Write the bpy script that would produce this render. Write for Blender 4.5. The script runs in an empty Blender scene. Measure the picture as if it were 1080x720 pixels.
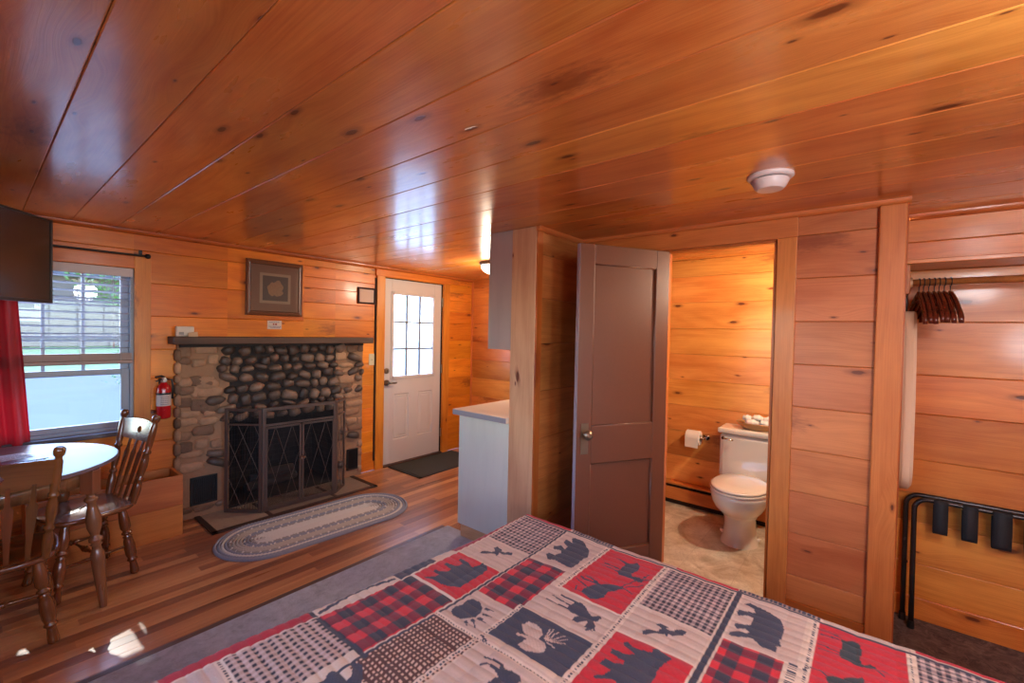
# Log-walled cabin bedroom: stone fireplace, round table, open bathroom, closet corner and a patchwork quilt.
SKY_ST=1.3; SUN_ST=1.1; KIT_W=38; VAN_W=560; ROOM_W=32; FILL_W=52; EXPO=0.38
import bpy, bmesh, math, random
import numpy as np
from mathutils import Vector, Matrix
R = random.Random(11)
C = bpy.context.scene.collection
PI = math.pi
HC = 2.137      # ceiling height
YF = 4.022      # fireplace wall
XB = 2.751      # bathroom wall
XC = 3.1475     # closet back wall
YP = 1.623      # kitchen partition
XK = 4.092      # kitchen end wall
XT = 3.95       # bathroom back wall
XL = -0.62      # left wall
YR = -1.7       # wall behind the bed

# ------------------------------------------------------------------ mesh collector
class MB:
    def __init__(s): s.v=[]; s.f=[]; s.m=[]; s.sm=[]; s.bc=[]
    def add(s, vs, fs, m=0, sm=False, bc=None):
        b=len(s.v); s.v.extend([tuple(p) for p in vs])
        for f in fs:
            s.f.append([b+i for i in f]); s.m.append(m); s.sm.append(sm); s.bc.append(bc)
    def box(s, a, b, m=0, rot=None, grain=None):
        x0,y0,z0=[min(p,q) for p,q in zip(a,b)]; x1,y1,z1=[max(p,q) for p,q in zip(a,b)]
        vs=[(x,y,z) for x in (x0,x1) for y in (y0,y1) for z in (z0,z1)]
        if rot is not None: vs=[rot@Vector(p) for p in vs]
        d=(x1-x0,y1-y0,z1-z0); ax=d.index(max(d)) if grain is None else grain
        o=[i for i in range(3) if i!=ax]
        e=[Vector((1,0,0)),Vector((0,1,0)),Vector((0,0,1))]
        A=e[ax]; B=e[o[0]]+e[o[1]]*0.93
        if rot is not None: A=rot.to_3x3()@A; B=rot.to_3x3()@B
        s.add(vs,[(0,1,3,2),(4,6,7,5),(0,4,5,1),(2,3,7,6),(0,2,6,4),(1,5,7,3)],m,False,(A,B,R.uniform(0,50),R.uniform(0,9),R.random()))
    def cbox(s, a, b, ch=.004, m=0, rot=None):
        """box with chamfered edges"""
        a,b=[min(p,q) for p,q in zip(a,b)],[max(p,q) for p,q in zip(a,b)]
        ch=min([ch]+[(q-p)*.45 for p,q in zip(a,b)])
        bm=bmesh.new(); bmesh.ops.create_cube(bm,size=1)
        for v in bm.verts: v.co=Vector([(p+q)/2+(q-p)*c for p,q,c in zip(a,b,v.co)])
        bmesh.ops.bevel(bm,geom=bm.edges[:],offset=ch,segments=2,affect='EDGES',profile=.5)
        d=[q-p for p,q in zip(a,b)]; ax=d.index(max(d)); o=[i for i in range(3) if i!=ax]
        e=[Vector((1,0,0)),Vector((0,1,0)),Vector((0,0,1))]; A=e[ax]; B=e[o[0]]+e[o[1]]*.93
        if rot is not None:
            A=rot.to_3x3()@A; B=rot.to_3x3()@B
            for v in bm.verts: v.co=rot@v.co
        bm.verts.index_update()
        s.add([v.co for v in bm.verts],[[v.index for v in f.verts] for f in bm.faces],m,False,(A,B,R.uniform(0,50),R.uniform(0,9),R.random())); bm.free()
    def lathe(s, prof, p0, p1, n=20, m=0, sm=True, cap=True):
        """prof: (t 0..1 along p0->p1, radius)"""
        p0=Vector(p0); p1=Vector(p1); d=p1-p0; z=d.normalized()
        x=z.orthogonal().normalized(); y=z.cross(x); vs=[]; fs=[]
        for t,r in prof:
            for k in range(n):
                a=2*PI*k/n; vs.append(p0+d*t+(x*math.cos(a)+y*math.sin(a))*r)
        for i in range(len(prof)-1):
            for k in range(n):
                k2=(k+1)%n; fs.append((i*n+k,i*n+k2,(i+1)*n+k2,(i+1)*n+k))
        bc=(z,x*1.3+y*1.7,R.uniform(0,50),R.uniform(0,9),R.random())
        s.add(vs,fs,m,sm,bc)
        if cap:
            s.add([vs[k] for k in range(n)],[tuple(range(n))[::-1]],m,False,bc)
            L=(len(prof)-1)*n; s.add([vs[L+k] for k in range(n)],[tuple(range(n))],m,False,bc)
    def tube(s, pts, r, n=8, m=0, closed=False, flat=1.0):
        pts=[Vector(p) for p in pts]; N=len(pts); rr=r if hasattr(r,'__len__') else [r]*N
        vs=[]; fs=[]; up=None
        for i,p in enumerate(pts):
            a=pts[(i-1)%N] if (closed or i>0) else p; b=pts[(i+1)%N] if (closed or i<N-1) else p
            t=(b-a).normalized()
            x=(t.orthogonal() if up is None else (up-t*up.dot(t))).normalized(); up=x; y=t.cross(x)
            for k in range(n):
                q=2*PI*k/n; vs.append(p+(x*math.cos(q)+y*math.sin(q)*flat)*rr[i])
        for i in range(N if closed else N-1):
            j=(i+1)%N
            for k in range(n):
                k2=(k+1)%n; fs.append((i*n+k,i*n+k2,j*n+k2,j*n+k))
        if not closed: fs.append(tuple(range(n))[::-1]); fs.append(tuple((N-1)*n+k for k in range(n)))
        s.add(vs,fs,m,True,(Vector((0,0,1)),Vector((1,1,0)),0,0,R.random()))
    def prism(s, poly, f0, f1, m=0, sm=False, bc=None):
        """poly: 2-D points; f0,f1 map (a,b) to the two end faces"""
        n=len(poly); vs=[f0(*p) for p in poly]+[f1(*p) for p in poly]
        if bc is None: bc=(Vector((0,0,1)),Vector((1,1,0)),R.uniform(0,50),R.uniform(0,9),R.random())
        s.add(vs,[tuple(range(n))[::-1],tuple(range(n,2*n))],m,False,bc)
        s.add(vs,[(i,(i+1)%n,n+(i+1)%n,n+i) for i in range(n)],m,sm,bc)
    def grid(s, f, nu, nv, m=0, sm=True, wrap=False):
        vs=[f(i/(nu-1),j/(nv-1)) for i in range(nu) for j in range(nv)]; fs=[]
        for i in range(nu-1):
            for j in range(nv-1):
                a=i*nv+j; fs.append((a,a+nv,a+nv+1,a+1))
        s.add(vs,fs,m,sm)
    def blob(s, c, r, m=0, sub=2, fn=None, bc=None):
        bm=bmesh.new(); bmesh.ops.create_icosphere(bm,subdivisions=sub,radius=1)
        for v in bm.verts:
            p=v.co.copy()
            if fn: p=fn(p)
            v.co=Vector((c[0]+p.x*r[0],c[1]+p.y*r[1],c[2]+p.z*r[2]))
        bm.verts.index_update()
        s.add([v.co for v in bm.verts],[[v.index for v in f.verts] for f in bm.faces],m,True,bc); bm.free()

ORG={}
def root_of(o):
    v=Vector((0,0,0))
    while o is not None: v=v+ORG.get(o.name,Vector((0,0,0))); o=o.parent
    return v
def obj(name, mb, mats, parent=None, world=True, recalc=True):
    me=bpy.data.meshes.new(name)
    off=root_of(parent) if (parent is not None and world) else Vector((0,0,0))
    me.from_pydata([tuple(Vector(p)-off) for p in mb.v],[],mb.f)
    if not isinstance(mats,(list,tuple)): mats=[mats]
    for m in mats: me.materials.append(m)
    me.polygons.foreach_set('material_index',mb.m)
    me.polygons.foreach_set('use_smooth',mb.sm)
    at=me.attributes.new('bc','FLOAT_VECTOR','CORNER'); buf=[]
    V=mb.v
    for f,bc in zip(mb.f,mb.bc):
        for i in f:
            p=V[i]
            if bc is None: buf.extend((p[0],p[1]+p[2],.5))
            else:
                A,B,oa,ob,rn=bc
                buf.extend((p[0]*A[0]+p[1]*A[1]+p[2]*A[2]+oa, p[0]*B[0]+p[1]*B[1]+p[2]*B[2]+ob, rn))
    at.data.foreach_set('vector',buf)
    me.update()
    if recalc:
        bm=bmesh.new(); bm.from_mesh(me); bmesh.ops.recalc_face_normals(bm,faces=bm.faces[:]); bm.to_mesh(me); bm.free()
    o=bpy.data.objects.new(name,me); C.objects.link(o)
    if parent is not None: o.parent=parent
    return o
def tag(o,label=None,cat=None,group=None,kind=None):
    if label: o['label']=label
    if cat: o['category']=cat
    if group: o['group']=group
    if kind: o['kind']=kind
    return o
def thing(name,label,cat,loc=(0,0,0),rotz=0,group=None):
    o=bpy.data.objects.new(name,None); C.objects.link(o); o.location=loc; o.rotation_euler=(0,0,rotz)
    o.empty_display_size=.1
    ORG[o.name]=Vector(loc); return tag(o,label,cat,group)
def struct(name,mb,mats,parent=None):
    o=obj(name,mb,mats,parent)
    if parent is None: o['kind']='structure'
    return o
def dup(o,parent=None,**kw):
    c=o.copy(); C.objects.link(c)
    if parent is not None: c.parent=parent
    for ch in list(o.children): dup(ch,c)
    for k,v in kw.items(): setattr(c,k,v)
    return c

# ------------------------------------------------------------------ materials
def srgb(r,g,b,a=1):
    f=lambda c:(c/255/12.92) if c/255<=.04045 else ((c/255+.055)/1.055)**2.4
    return (f(r),f(g),f(b),a)
class NT:
    def __init__(s,name):
        s.mat=bpy.data.materials.new(name); s.mat.use_nodes=True; s.t=s.mat.node_tree; s.t.nodes.clear()
        s.out=s.n('ShaderNodeOutputMaterial'); s.bsdf=s.n('ShaderNodeBsdfPrincipled'); s.l(s.bsdf.outputs[0],s.out.inputs[0])
    def n(s,ty,**kw):
        x=s.t.nodes.new(ty)
        for k,v in kw.items(): setattr(x,k,v)
        return x
    def l(s,a,b): s.t.links.new(a,b)
    def inp(s,sock,v):
        if isinstance(v,bpy.types.NodeSocket): s.l(v,sock)
        elif v is not None: sock.default_value=v
    def m(s,op,a,b=None,c=None,clamp=False):
        x=s.n('ShaderNodeMath',operation=op,use_clamp=clamp); s.inp(x.inputs[0],a); s.inp(x.inputs[1],b)
        if c is not None: s.inp(x.inputs[2],c)
        return x.outputs[0]
    def comb(s,x=0,y=0,z=0):
        c=s.n('ShaderNodeCombineXYZ'); s.inp(c.inputs[0],x); s.inp(c.inputs[1],y); s.inp(c.inputs[2],z); return c.outputs[0]
    def noise(s,vec,scale=5,detail=2,rough=.5,dist=0):
        x=s.n('ShaderNodeTexNoise'); s.inp(x.inputs['Vector'],vec); x.inputs['Scale'].default_value=scale
        x.inputs['Detail'].default_value=detail; x.inputs['Roughness'].default_value=rough; x.inputs['Distortion'].default_value=dist
        return x.outputs['Fac']
    def vor(s,vec,scale=1,rnd=1,feat='F1'):
        x=s.n('ShaderNodeTexVoronoi',feature=feat,voronoi_dimensions='2D'); s.inp(x.inputs['Vector'],vec); x.inputs['Scale'].default_value=scale
        x.inputs['Randomness'].default_value=rnd; return x
    def ramp(s,fac,stops,interp='LINEAR'):
        x=s.n('ShaderNodeValToRGB'); s.inp(x.inputs[0],fac); x.color_ramp.interpolation=interp; e=x.color_ramp.elements
        while len(e)<len(stops): e.new(.5)
        for q,(p,c) in zip(e,stops): q.position=p; q.color=c if hasattr(c,'__len__') else (c,c,c,1)
        return x.outputs[0]
    def mix(s,f,a,b,ty='MIX'):
        x=s.n('ShaderNodeMix',data_type='RGBA',blend_type=ty,clamp_factor=True); s.inp(x.inputs[0],f); s.inp(x.inputs[6],a); s.inp(x.inputs[7],b); return x.outputs[2]
    def smooth(s,v,a,b):
        x=s.n('ShaderNodeMapRange',interpolation_type='SMOOTHSTEP'); s.inp(x.inputs[0],v); x.inputs[1].default_value=a; x.inputs[2].default_value=b
        return x.outputs[0]
    def bump(s,h,st=.2,d=.01):
        x=s.n('ShaderNodeBump'); s.inp(x.inputs['Height'],h); x.inputs['Strength'].default_value=st; x.inputs['Distance'].default_value=d
        s.l(x.outputs[0],s.bsdf.inputs['Normal'])
    def set(s,**kw):
        for k,v in kw.items(): s.inp(s.bsdf.inputs[k.replace('_',' ')],v)
        return s
    def attr(s,name='bc'):
        return s.n('ShaderNodeAttribute',attribute_name=name)
    def objco(s): return s.n('ShaderNodeTexCoord').outputs['Object']
def plain(name,col,rough=.5,metal=0,var=.06,scale=20,bump=.05,**kw):
    t=NT(name); co=t.objco(); n=t.noise(co,scale,4)
    c1=tuple(min(1,x*(1+var)) for x in col[:3])+(1,); c2=tuple(x*(1-var) for x in col[:3])+(1,)
    t.set(Base_Color=t.mix(n,c2,c1),Roughness=t.m('ADD',t.m('MULTIPLY',n,.12),rough-.06),Metallic=metal,**kw)
    if bump: t.bump(n,bump,.004)
    return t.mat
def pine(name,light,dark,knot=(66,26,10),rough=.35,coat=.3,knots=1.0,contrast=1.0,tint=.22,warp=1.0,coat_rough=.12):
    t=NT(name); at=t.attr(); sp=t.n('ShaderNodeSeparateXYZ'); t.l(at.outputs['Vector'],sp.inputs[0])
    U,V,W=sp.outputs; w9=t.m('MULTIPLY',W,31.7)
    # knots: small ovals; the grain bends round them
    kv=t.vor(t.comb(t.m('MULTIPLY',U,2.3),t.m('MULTIPLY',V,6.6),w9),1,1)
    kc=t.n('ShaderNodeSeparateColor'); t.l(kv.outputs['Color'],kc.inputs[0])
    has=t.m('GREATER_THAN',kc.outputs[0],1-.46*knots)
    siz=t.m('ADD',t.m('MULTIPLY',t.m('POWER',kc.outputs[1],2.5),.075),.02)
    wob=t.m('MULTIPLY',t.m('SUBTRACT',t.noise(t.comb(t.m('MULTIPLY',U,30),t.m('MULTIPLY',V,40),w9),1,2),.5),.05)
    kd=t.m('ADD',kv.outputs['Distance'],wob)
    kr=t.m('DIVIDE',kd,siz)
    core=t.m('MULTIPLY',t.smooth(kr,1.15,.65),has)
    ring=t.m('MULTIPLY',t.smooth(kr,2.6,.9),has)
    bend=t.m('MULTIPLY',t.m('MULTIPLY',t.smooth(kv.outputs['Distance'],.5,.0),has),.035)
    # cathedral figure
    lo=t.noise(t.comb(t.m('MULTIPLY',U,.55),t.m('MULTIPLY',V,3.4),w9),1,2,.45)
    Vw=t.m('ADD',t.m('ADD',V,bend),t.m('MULTIPLY',t.m('SUBTRACT',t.noise(t.comb(t.m('MULTIPLY',U,2.2),t.m('MULTIPLY',V,5),w9),1,2),.5),.02*warp))
    ph=t.m('ADD',t.m('MULTIPLY',lo,60*warp),t.m('MULTIPLY',Vw,60))
    fig=t.m('ADD',t.m('MULTIPLY',t.m('SINE',ph),.5),.5)
    fig=t.m('POWER',fig,2.2)
    fine=t.noise(t.comb(t.m('MULTIPLY',U,3),t.m('MULTIPLY',Vw,210),w9),1,3,.6)
    blot=t.noise(t.comb(t.m('MULTIPLY',U,1.6),t.m('MULTIPLY',V,7),w9),1,4,.6)
    g=t.m('ADD',t.m('ADD',t.m('MULTIPLY',fig,.09*contrast),t.m('MULTIPLY',fine,.5*contrast)),t.m('MULTIPLY',blot,.9))
    g=t.smooth(g,.42,1.12)
    col=t.mix(g,light,dark)
    # dark flames of resin
    fl=t.vor(t.comb(t.m('MULTIPLY',U,1.1),t.m('MULTIPLY',V,3.0),t.m('ADD',w9,5.5)),1,1)
    fc=t.n('ShaderNodeSeparateColor'); t.l(fl.outputs['Color'],fc.inputs[0])
    fn=t.m('MULTIPLY',t.m('SUBTRACT',t.noise(t.comb(t.m('MULTIPLY',U,16),t.m('MULTIPLY',V,60),w9),1,3,.65),.5),.42)
    fm=t.m('MULTIPLY',t.smooth(t.m('ADD',fl.outputs['Distance'],fn),.24,.04),t.m('GREATER_THAN',fc.outputs[2],1-.22*knots))
    col=t.mix(t.m('MULTIPLY',fm,.6),col,srgb(int(knot[0]*1.75),int(knot[1]*1.75),int(knot[2]*1.6)))
    # per-board tint
    wn=t.n('ShaderNodeTexWhiteNoise',noise_dimensions='1D'); t.inp(wn.inputs['W'],t.m('MULTIPLY',W,97.3))
    hs=t.n('ShaderNodeHueSaturation'); t.l(col,hs.inputs['Color'])
    t.inp(hs.inputs['Value'],t.m('ADD',t.m('MULTIPLY',wn.outputs[0],tint*2),1-tint)); t.inp(hs.inputs['Saturation'],1.0)
    t.inp(hs.inputs['Hue'],t.m('ADD',t.m('MULTIPLY',t.m('FRACT',t.m('MULTIPLY',W,713.1)),.014),.493))
    col=hs.outputs[0]
    col=t.mix(t.m('MULTIPLY',ring,.5),col,srgb(*[int(c*1.9) for c in knot]))
    col=t.mix(t.m('MULTIPLY',core,.88),col,srgb(int(knot[0]*1.35),int(knot[1]*1.3),knot[2]))
    t.set(Base_Color=col,Roughness=t.m('ADD',t.m('MULTIPLY',blot,.18),rough-.09),Coat_Weight=coat,Coat_Roughness=coat_rough)
    t.bump(t.m('ADD',t.m('MULTIPLY',fine,.4),t.m('ADD',t.m('MULTIPLY',blot,1.6),t.m('MULTIPLY',core,-1))),.22,.004)
    return t.mat
PINE=pine('pine_wall',srgb(220,142,66),srgb(178,92,32),rough=.36,coat=.25)
PINE_Y=pine('pine_wall_yellow',srgb(238,172,90),srgb(204,122,48),rough=.34,coat=.35,coat_rough=.2)
PINE_L=pine('pine_wall_amber',srgb(236,144,40),srgb(196,98,14),rough=.36,coat=.2)
PINE_R=pine('pine_wall_pinkish',srgb(208,130,76),srgb(172,92,44),rough=.4,coat=.35,coat_rough=.3,tint=.1)
PINE_C=pine('pine_ceiling',srgb(224,148,72),srgb(180,94,34),rough=.3,coat=.8,knots=1.25,tint=.14,coat_rough=.15)
PINE_D=pine('pine_aged',srgb(196,122,66),srgb(148,80,38),rough=.45,coat=.1,knots=.6)
TRIMW=pine('pine_trim',srgb(214,130,66),srgb(178,94,40),rough=.4,coat=.2,knots=.9,tint=.08)
TRIML=pine('pine_trim_amber',srgb(226,140,50),srgb(190,100,26),rough=.4,coat=.2,knots=.9,tint=.06)
TRIMD=pine('pine_base',srgb(192,108,42),srgb(150,74,24),rough=.4,coat=.2,knots=.5,tint=.08)
POSTW=pine('pine_post',srgb(218,174,132),srgb(188,136,96),rough=.45,coat=.1,knots=.9,tint=.05)
DARKGAP=plain('dark_gap',srgb(38,22,14),.9)
BLACK=plain('black_paint',srgb(22,21,22),.5)
WHITE_PAINT=plain('white_paint',srgb(206,196,190),.38,scale=60,var=.02,bump=.03)

def board(mb,M,u0,u1,v0,v1,g=.005,ch=.004,m=0):
    O,U,V,N=M
    P=lambda u,v,n:O+U*u+V*v+N*n
    pr=[(v0,-g),(v0+ch*.25,-ch*.5),(v0+ch,0),(v1-ch,0),(v1-ch*.25,-ch*.5),(v1,-g)]
    bc=(U,V+N*.9,R.uniform(0,60),R.uniform(0,9),R.random())
    vs=[P(u,v,n) for u in (u0,u1) for v,n in pr]
    mb.add(vs,[(i,i+1,7+i,6+i) for i in range(5)],m,False,bc)
def panel(name,M,regions,edges,back=.09,mat=None,joint=None,g=.007):
    """boarded surface. regions: (u0,u1,v0,v1); edges: board seams across v"""
    mb=MB(); O,U,V,N=M
    for (u0,u1,v0,v1) in regions:
        e=[v0]+[q for q in edges if v0+.012<q<v1-.012]+[v1]
        for a,b in zip(e[:-1],e[1:]):
            cuts=[u0,u1]
            if joint:
                q=u0+R.uniform(*joint)
                while q<u1-.5: cuts.insert(-1,q); q+=R.uniform(*joint)
            for p,q in zip(cuts[:-1],cuts[1:]): board(mb,M,p,q,a,b,g=g)
        # solid backing
        P=lambda u,v,n:O+U*u+V*v+N*n
        vs=[P(u,v,n) for u in (u0,u1) for v in (v0,v1) for n in (-back,-g)]
        mb.add(vs,[(0,1,3,2),(4,6,7,5),(0,4,5,1),(2,3,7,6),(0,2,6,4),(1,5,7,3)],1,False,(U,V,0,0,.5))
    return struct(name,mb,[mat or PINE,DARKGAP])
X_,Y_,Z_=Vector((1,0,0)),Vector((0,1,0)),Vector((0,0,1)); O_=Vector((0,0,0))
def seq(a,step,n): return [a+step*i for i in range(n)]

# window and door openings in the fireplace wall
WX0,WX1,WZ0,WZ1=-.16,.71,.745,1.868
DX0,DX1,DZ1=2.762,3.582,2.035
MW=(Vector((0,YF,0)),X_,Z_,-Y_)
left_e=[.17,.40,.63,.86,1.09,1.30,1.54,1.775,2.0]
right_e=[.20,.42,.66,.90,1.13,1.36,1.565,1.715,1.85,1.95,2.05]
panel('wall_back',MW,[(XL,WX0,0,HC),(WX0,WX1,0,WZ0),(WX0,WX1,WZ1,HC),(WX1,1.29,0,HC),(1.29,1.905,.72,HC)],left_e,mat=PINE_L)
o=panel('wall_back',MW,[(1.905,2.21,.72,HC),(2.21,DX0,0,HC),(DX0,DX1,DZ1,HC),(DX1,XK,0,HC)],right_e,mat=PINE_L)
# kitchen end wall, left wall, wall behind the bed
panel('wall_kitchen',(Vector((XK,0,0)),Y_,Z_,-X_),[(YP+.12,YF,0,HC)],seq(.19,.231,9))
LW0,LW1,LZ0,LZ1=.35,1.75,.75,1.85
panel('wall_left',(Vector((XL,0,0)),Y_,Z_,X_),[(YR,LW0,0,HC),(LW0,LW1,0,LZ0),(LW0,LW1,LZ1,HC),(LW1,YF,0,HC)],seq(.12,.228,9))
BW0,BW1=.35,1.75
panel('wall_front',(Vector((0,YR,0)),X_,Z_,Y_),[(XL,BW0,0,HC),(BW0,BW1,0,.85),(BW0,BW1,1.9,HC),(BW1,XC,0,HC)],seq(.2,.228,9))
# partition between bedroom corner and kitchen (faces the bed)
panel('wall_partition',(Vector((0,YP,0)),X_,Z_,-Y_),[(2.262,XT+.05,0,HC)],[.25,.541,.803,1.107,1.409,1.694,1.97],back=.12,mat=PINE_D)
# bathroom wall with its doorway
BY0,BY1,BZ=.4115,1.012,2.003
panel('wall_right',(Vector((XB,0,0)),Y_,Z_,-X_),[(-.10,BY0,0,HC),(BY0,BY1,BZ,HC),(BY1,YP,0,HC)],seq(-.009,.2247,10),back=.06,mat=PINE_R)
panel('wall_closet_side',(Vector((0,-.1,0)),X_,Z_,-Y_),[(XB,XC,0,HC)],seq(.2,.22,9),back=.04)
panel('wall_closet',(Vector((XC,0,0)),Y_,Z_,-X_),[(YR,-.105,0,HC)],[.11,.30,.52,.669,.85,1.092,1.296,1.572,1.847,1.994],back=.05)
# bathroom back wall and side wall
panel('wall_bathroom',(Vector((XT,0,0)),Y_,Z_,-X_),[(-.2,YP,0,HC)],seq(.193,.2247,9),mat=PINE_Y)
panel('wall_bathroom_side',(Vector((0,-.06,0)),X_,Z_,Y_),[(XC+.055,XT,0,HC)],seq(.2,.2247,9),back=.04)
# ceiling boards run away from the bed towards the fireplace
ce=[-.68,-.475,-.255,-.036,.182,.3928,.6126,.842,1.072,1.302,1.5313,1.765,2.0,2.235,2.47,2.70,2.93,3.16,3.39,3.62,3.85,4.08]
panel('ceiling',(Vector((0,0,HC)),Y_,X_,-Z_),[(YR,YF,XL,4.14)],ce,mat=PINE_C,joint=None)

# crown strips, corner strips and base strips
def strip(name,a,b,ch=.004,mat=TRIMW):
    mb=MB(); mb.cbox(a,b,ch); return struct(name,mb,mat)
def crown(name,a,b,n):
    """quarter-round along a->b at the ceiling, n: into the room"""
    mb=MB(); a,b,n=Vector(a),Vector(b),Vector(n); pr=[(0,0)]+[(.028*math.cos(t),.028*math.sin(t)) for t in [PI/2*k/6 for k in range(7)]]
    u=(b-a).normalized()
    mb.prism(pr,lambda p,q:a+n*p-Z_*q,lambda p,q:b+n*p-Z_*q,bc=(u,n+Z_,R.uniform(0,9),0,.4))
    return struct(name,mb,TRIMW)
crown('trim_1',(XL,YF,HC),(XK,YF,HC),(0,-1,0)).data.materials[0]=TRIMD
crown('trim_2',(XB,-.125,HC),(XB,YP,HC),(-1,0,0))
crown('trim_3',(2.2,YP,HC),(XB,YP,HC),(0,-1,0))
crown('trim_4',(XC,YR,HC),(XC,-.1,HC),(-1,0,0))
strip('trim_5',(XK-.018,YF-.018,0),(XK,YF,HC))
strip('trim_6',(XB-.022,YP-.03,0),(XB,YP,HC-.028))
strip('trim_7',(XB-.03,-.112,.0),(XB+.0,-.012,HC-.026),.005)              # post at the closet corner
strip('trim_8',(XB+.0,-.118,.0),(XB+.05,-.1,HC),.003,TRIMD)
strip('baseboard_right',(XB-.014,-.012,0.012),(XB,.325,.085),.003,TRIMD)
strip('baseboard_closet',(XC-.014,YR,0.012),(XC,-.105,.125),.004,PINE)
strip('baseboard_back',(.93-.02,YF-.012,0),(.95,YF,.07),.003,TRIMD)
# end post of the partition
mb=MB(); mb.cbox((2.2,YP-.003,0),(2.262,YP+.19,HC),.004); struct('trim_9',mb,POSTW)
mb=MB(); mb.cbox((2.203,YP-.012,0),(2.262,YP-.003,HC),.002); struct('trim_10',mb,TRIMD)
# doorway lining and casing of the bathroom
mb=MB()
mb.cbox((XB-.004,BY0-.002,0.017),(XB+.068,BY0+.012,BZ),.002); mb.cbox((XB-.004,BY1-.012,0.017),(XB+.068,BY1+.002,BZ),.002); mb.cbox((XB-.004,BY0-.002,BZ-.012),(XB+.068,BY1+.002,BZ+.002),.002)
struct('trim_11',mb,TRIMD)
strip('trim_12',(XB-.018,BY0-.094,0),(XB,BY0-.004,BZ+.004),.003)
strip('trim_13',(XB-.018,BY1+.004,0),(XB,BY1+.09,BZ+.004),.003)
strip('trim_14',(XB-.02,BY0-.097,BZ+.004),(XB,YP-.03,HC-.026),.003)

# ---------------------------------------------------------------- floors
def floor_mat():
    t=NT('laminate'); at=t.attr(); sp=t.n('ShaderNodeSeparateXYZ'); t.l(at.outputs['Vector'],sp.inputs[0]); U,V,W=sp.outputs
    w=t.m('MULTIPLY',W,53.1)
    n1=t.noise(t.comb(t.m('MULTIPLY',U,1.4),t.m('MULTIPLY',V,26),w),1,3,.6)
    n2=t.noise(t.comb(t.m('MULTIPLY',U,5),t.m('MULTIPLY',V,160),w),1,3,.6)
    wn=t.n('ShaderNodeTexWhiteNoise',noise_dimensions='1D'); t.inp(wn.inputs['W'],t.m('MULTIPLY',W,91.7))
    f=t.m('ADD',t.m('MULTIPLY',wn.outputs[0],.62),t.m('ADD',t.m('MULTIPLY',n1,.55),t.m('MULTIPLY',n2,.12)))
    col=t.ramp(f,[(.22,srgb(92,58,46)),(.5,srgb(140,90,64)),(.75,srgb(174,118,80)),(1.0,srgb(206,154,108))])
    t.set(Base_Color=col,Roughness=t.m('ADD',t.m('MULTIPLY',n1,.12),.24),Coat_Weight=.3,Coat_Roughness=.2); t.bump(n2,.06,.002); return t.mat
LAM=floor_mat()
mb=MB(); MF=(O_,X_,Y_,Z_); y=2.30
CARPY=2.44
while y<YF:
    x=XL-R.uniform(0,.6)
    while x<4.14:
        L=R.uniform(.8,2.2); a,b=max(x,XL),min(x+L,4.14)
        if b>a: board(mb,MF,a,b,y,min(y+.066,YF),g=.0012,ch=.0012)
        x+=L
    y+=.066
mb.box((XL,2.30,-.12),(4.14,YF,-.0012),1)
struct('floor',mb,[LAM,DARKGAP])
def carpet_mat():
    t=NT('carpet'); co=t.objco(); n=t.noise(co,160,3,.7); b=t.noise(co,7,4,.6,1.2); c=t.noise(co,38,3,.6)
    f=t.m('ADD',t.m('MULTIPLY',b,.6),t.m('MULTIPLY',c,.45))
    col=t.ramp(f,[(.3,srgb(140,146,162)),(.52,srgb(178,186,204)),(.75,srgb(204,212,228))])
    col=t.mix(t.m('MULTIPLY',n,.45),col,srgb(88,84,88))
    t.set(Base_Color=col,Roughness=.95,Sheen_Weight=.3,Sheen_Roughness=.5); t.bump(t.m('ADD',n,t.m('MULTIPLY',c,.6)),.9,.012); return t.mat
CARPET=carpet_mat()
mb=MB(); mb.cbox((XL,YR,-.12),(XB,YP,.012),.004); mb.cbox((XL,YP,-.12),(2.262,CARPY,.012),.006); struct('floor',mb,CARPET)
C2=NT('closet_carpet'); co=C2.objco(); n=C2.noise(co,14,5,.75,1.5); f=C2.noise(co,190,2,.7); C2.set(Base_Color=C2.mix(C2.m('MULTIPLY',f,.5),C2.ramp(n,[(.3,srgb(62,50,50)),(.5,srgb(118,98,94)),(.7,srgb(158,138,130))]),srgb(80,66,64)),Roughness=.95); C2.bump(f,.8,.01)
mb=MB(); mb.cbox((XB+.001,YR,-.12),(XC,-.1,.012),.002); struct('floor',mb,C2.mat)
mb=MB(); mb.cbox((XL,CARPY-.005,-.01),(2.24,CARPY+.035,.010),.004); struct('trim_15',mb,plain('threshold_strip',srgb(88,70,66),.4))
mb=MB(); mb.box((2.262,YP+.12,-.12),(4.14,2.30,-.0012)); struct('floor',mb,LAM)
def vinyl_mat():
    t=NT('bathroom_vinyl'); co=t.objco(); n=t.noise(co,5,6,.62,1.4); v=t.noise(co,11,5,.7,2.5)
    col=t.ramp(n,[(.3,srgb(160,142,118)),(.5,srgb(196,184,162)),(.7,srgb(222,214,196))])
    col=t.mix(t.m('MULTIPLY',t.smooth(t.m('ABSOLUTE',t.m('SUBTRACT',v,.5)),.025,.0),.45),col,srgb(132,116,98))
    br=t.n('ShaderNodeTexBrick'); t.l(co,br.inputs['Vector']); br.inputs['Scale'].default_value=3.3; br.inputs['Mortar Size'].default_value=.008; br.inputs['Brick Width'].default_value=1; br.inputs['Row Height'].default_value=1; br.offset=0
    col=t.mix(t.m('MULTIPLY',br.outputs['Fac'],.35),col,srgb(150,138,118))
    t.set(Base_Color=col,Roughness=.3); t.bump(n,.05,.003); return t.mat
mb=MB(); mb.box((XB,-.06,-.12),(XT+.05,YP,.004)); struct('floor',mb,vinyl_mat())
mb=MB(); mb.cbox((XB-.004,BY0,.0),(XB+.03,BY1,.016),.004); struct('trim_16',mb,TRIMD)

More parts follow.
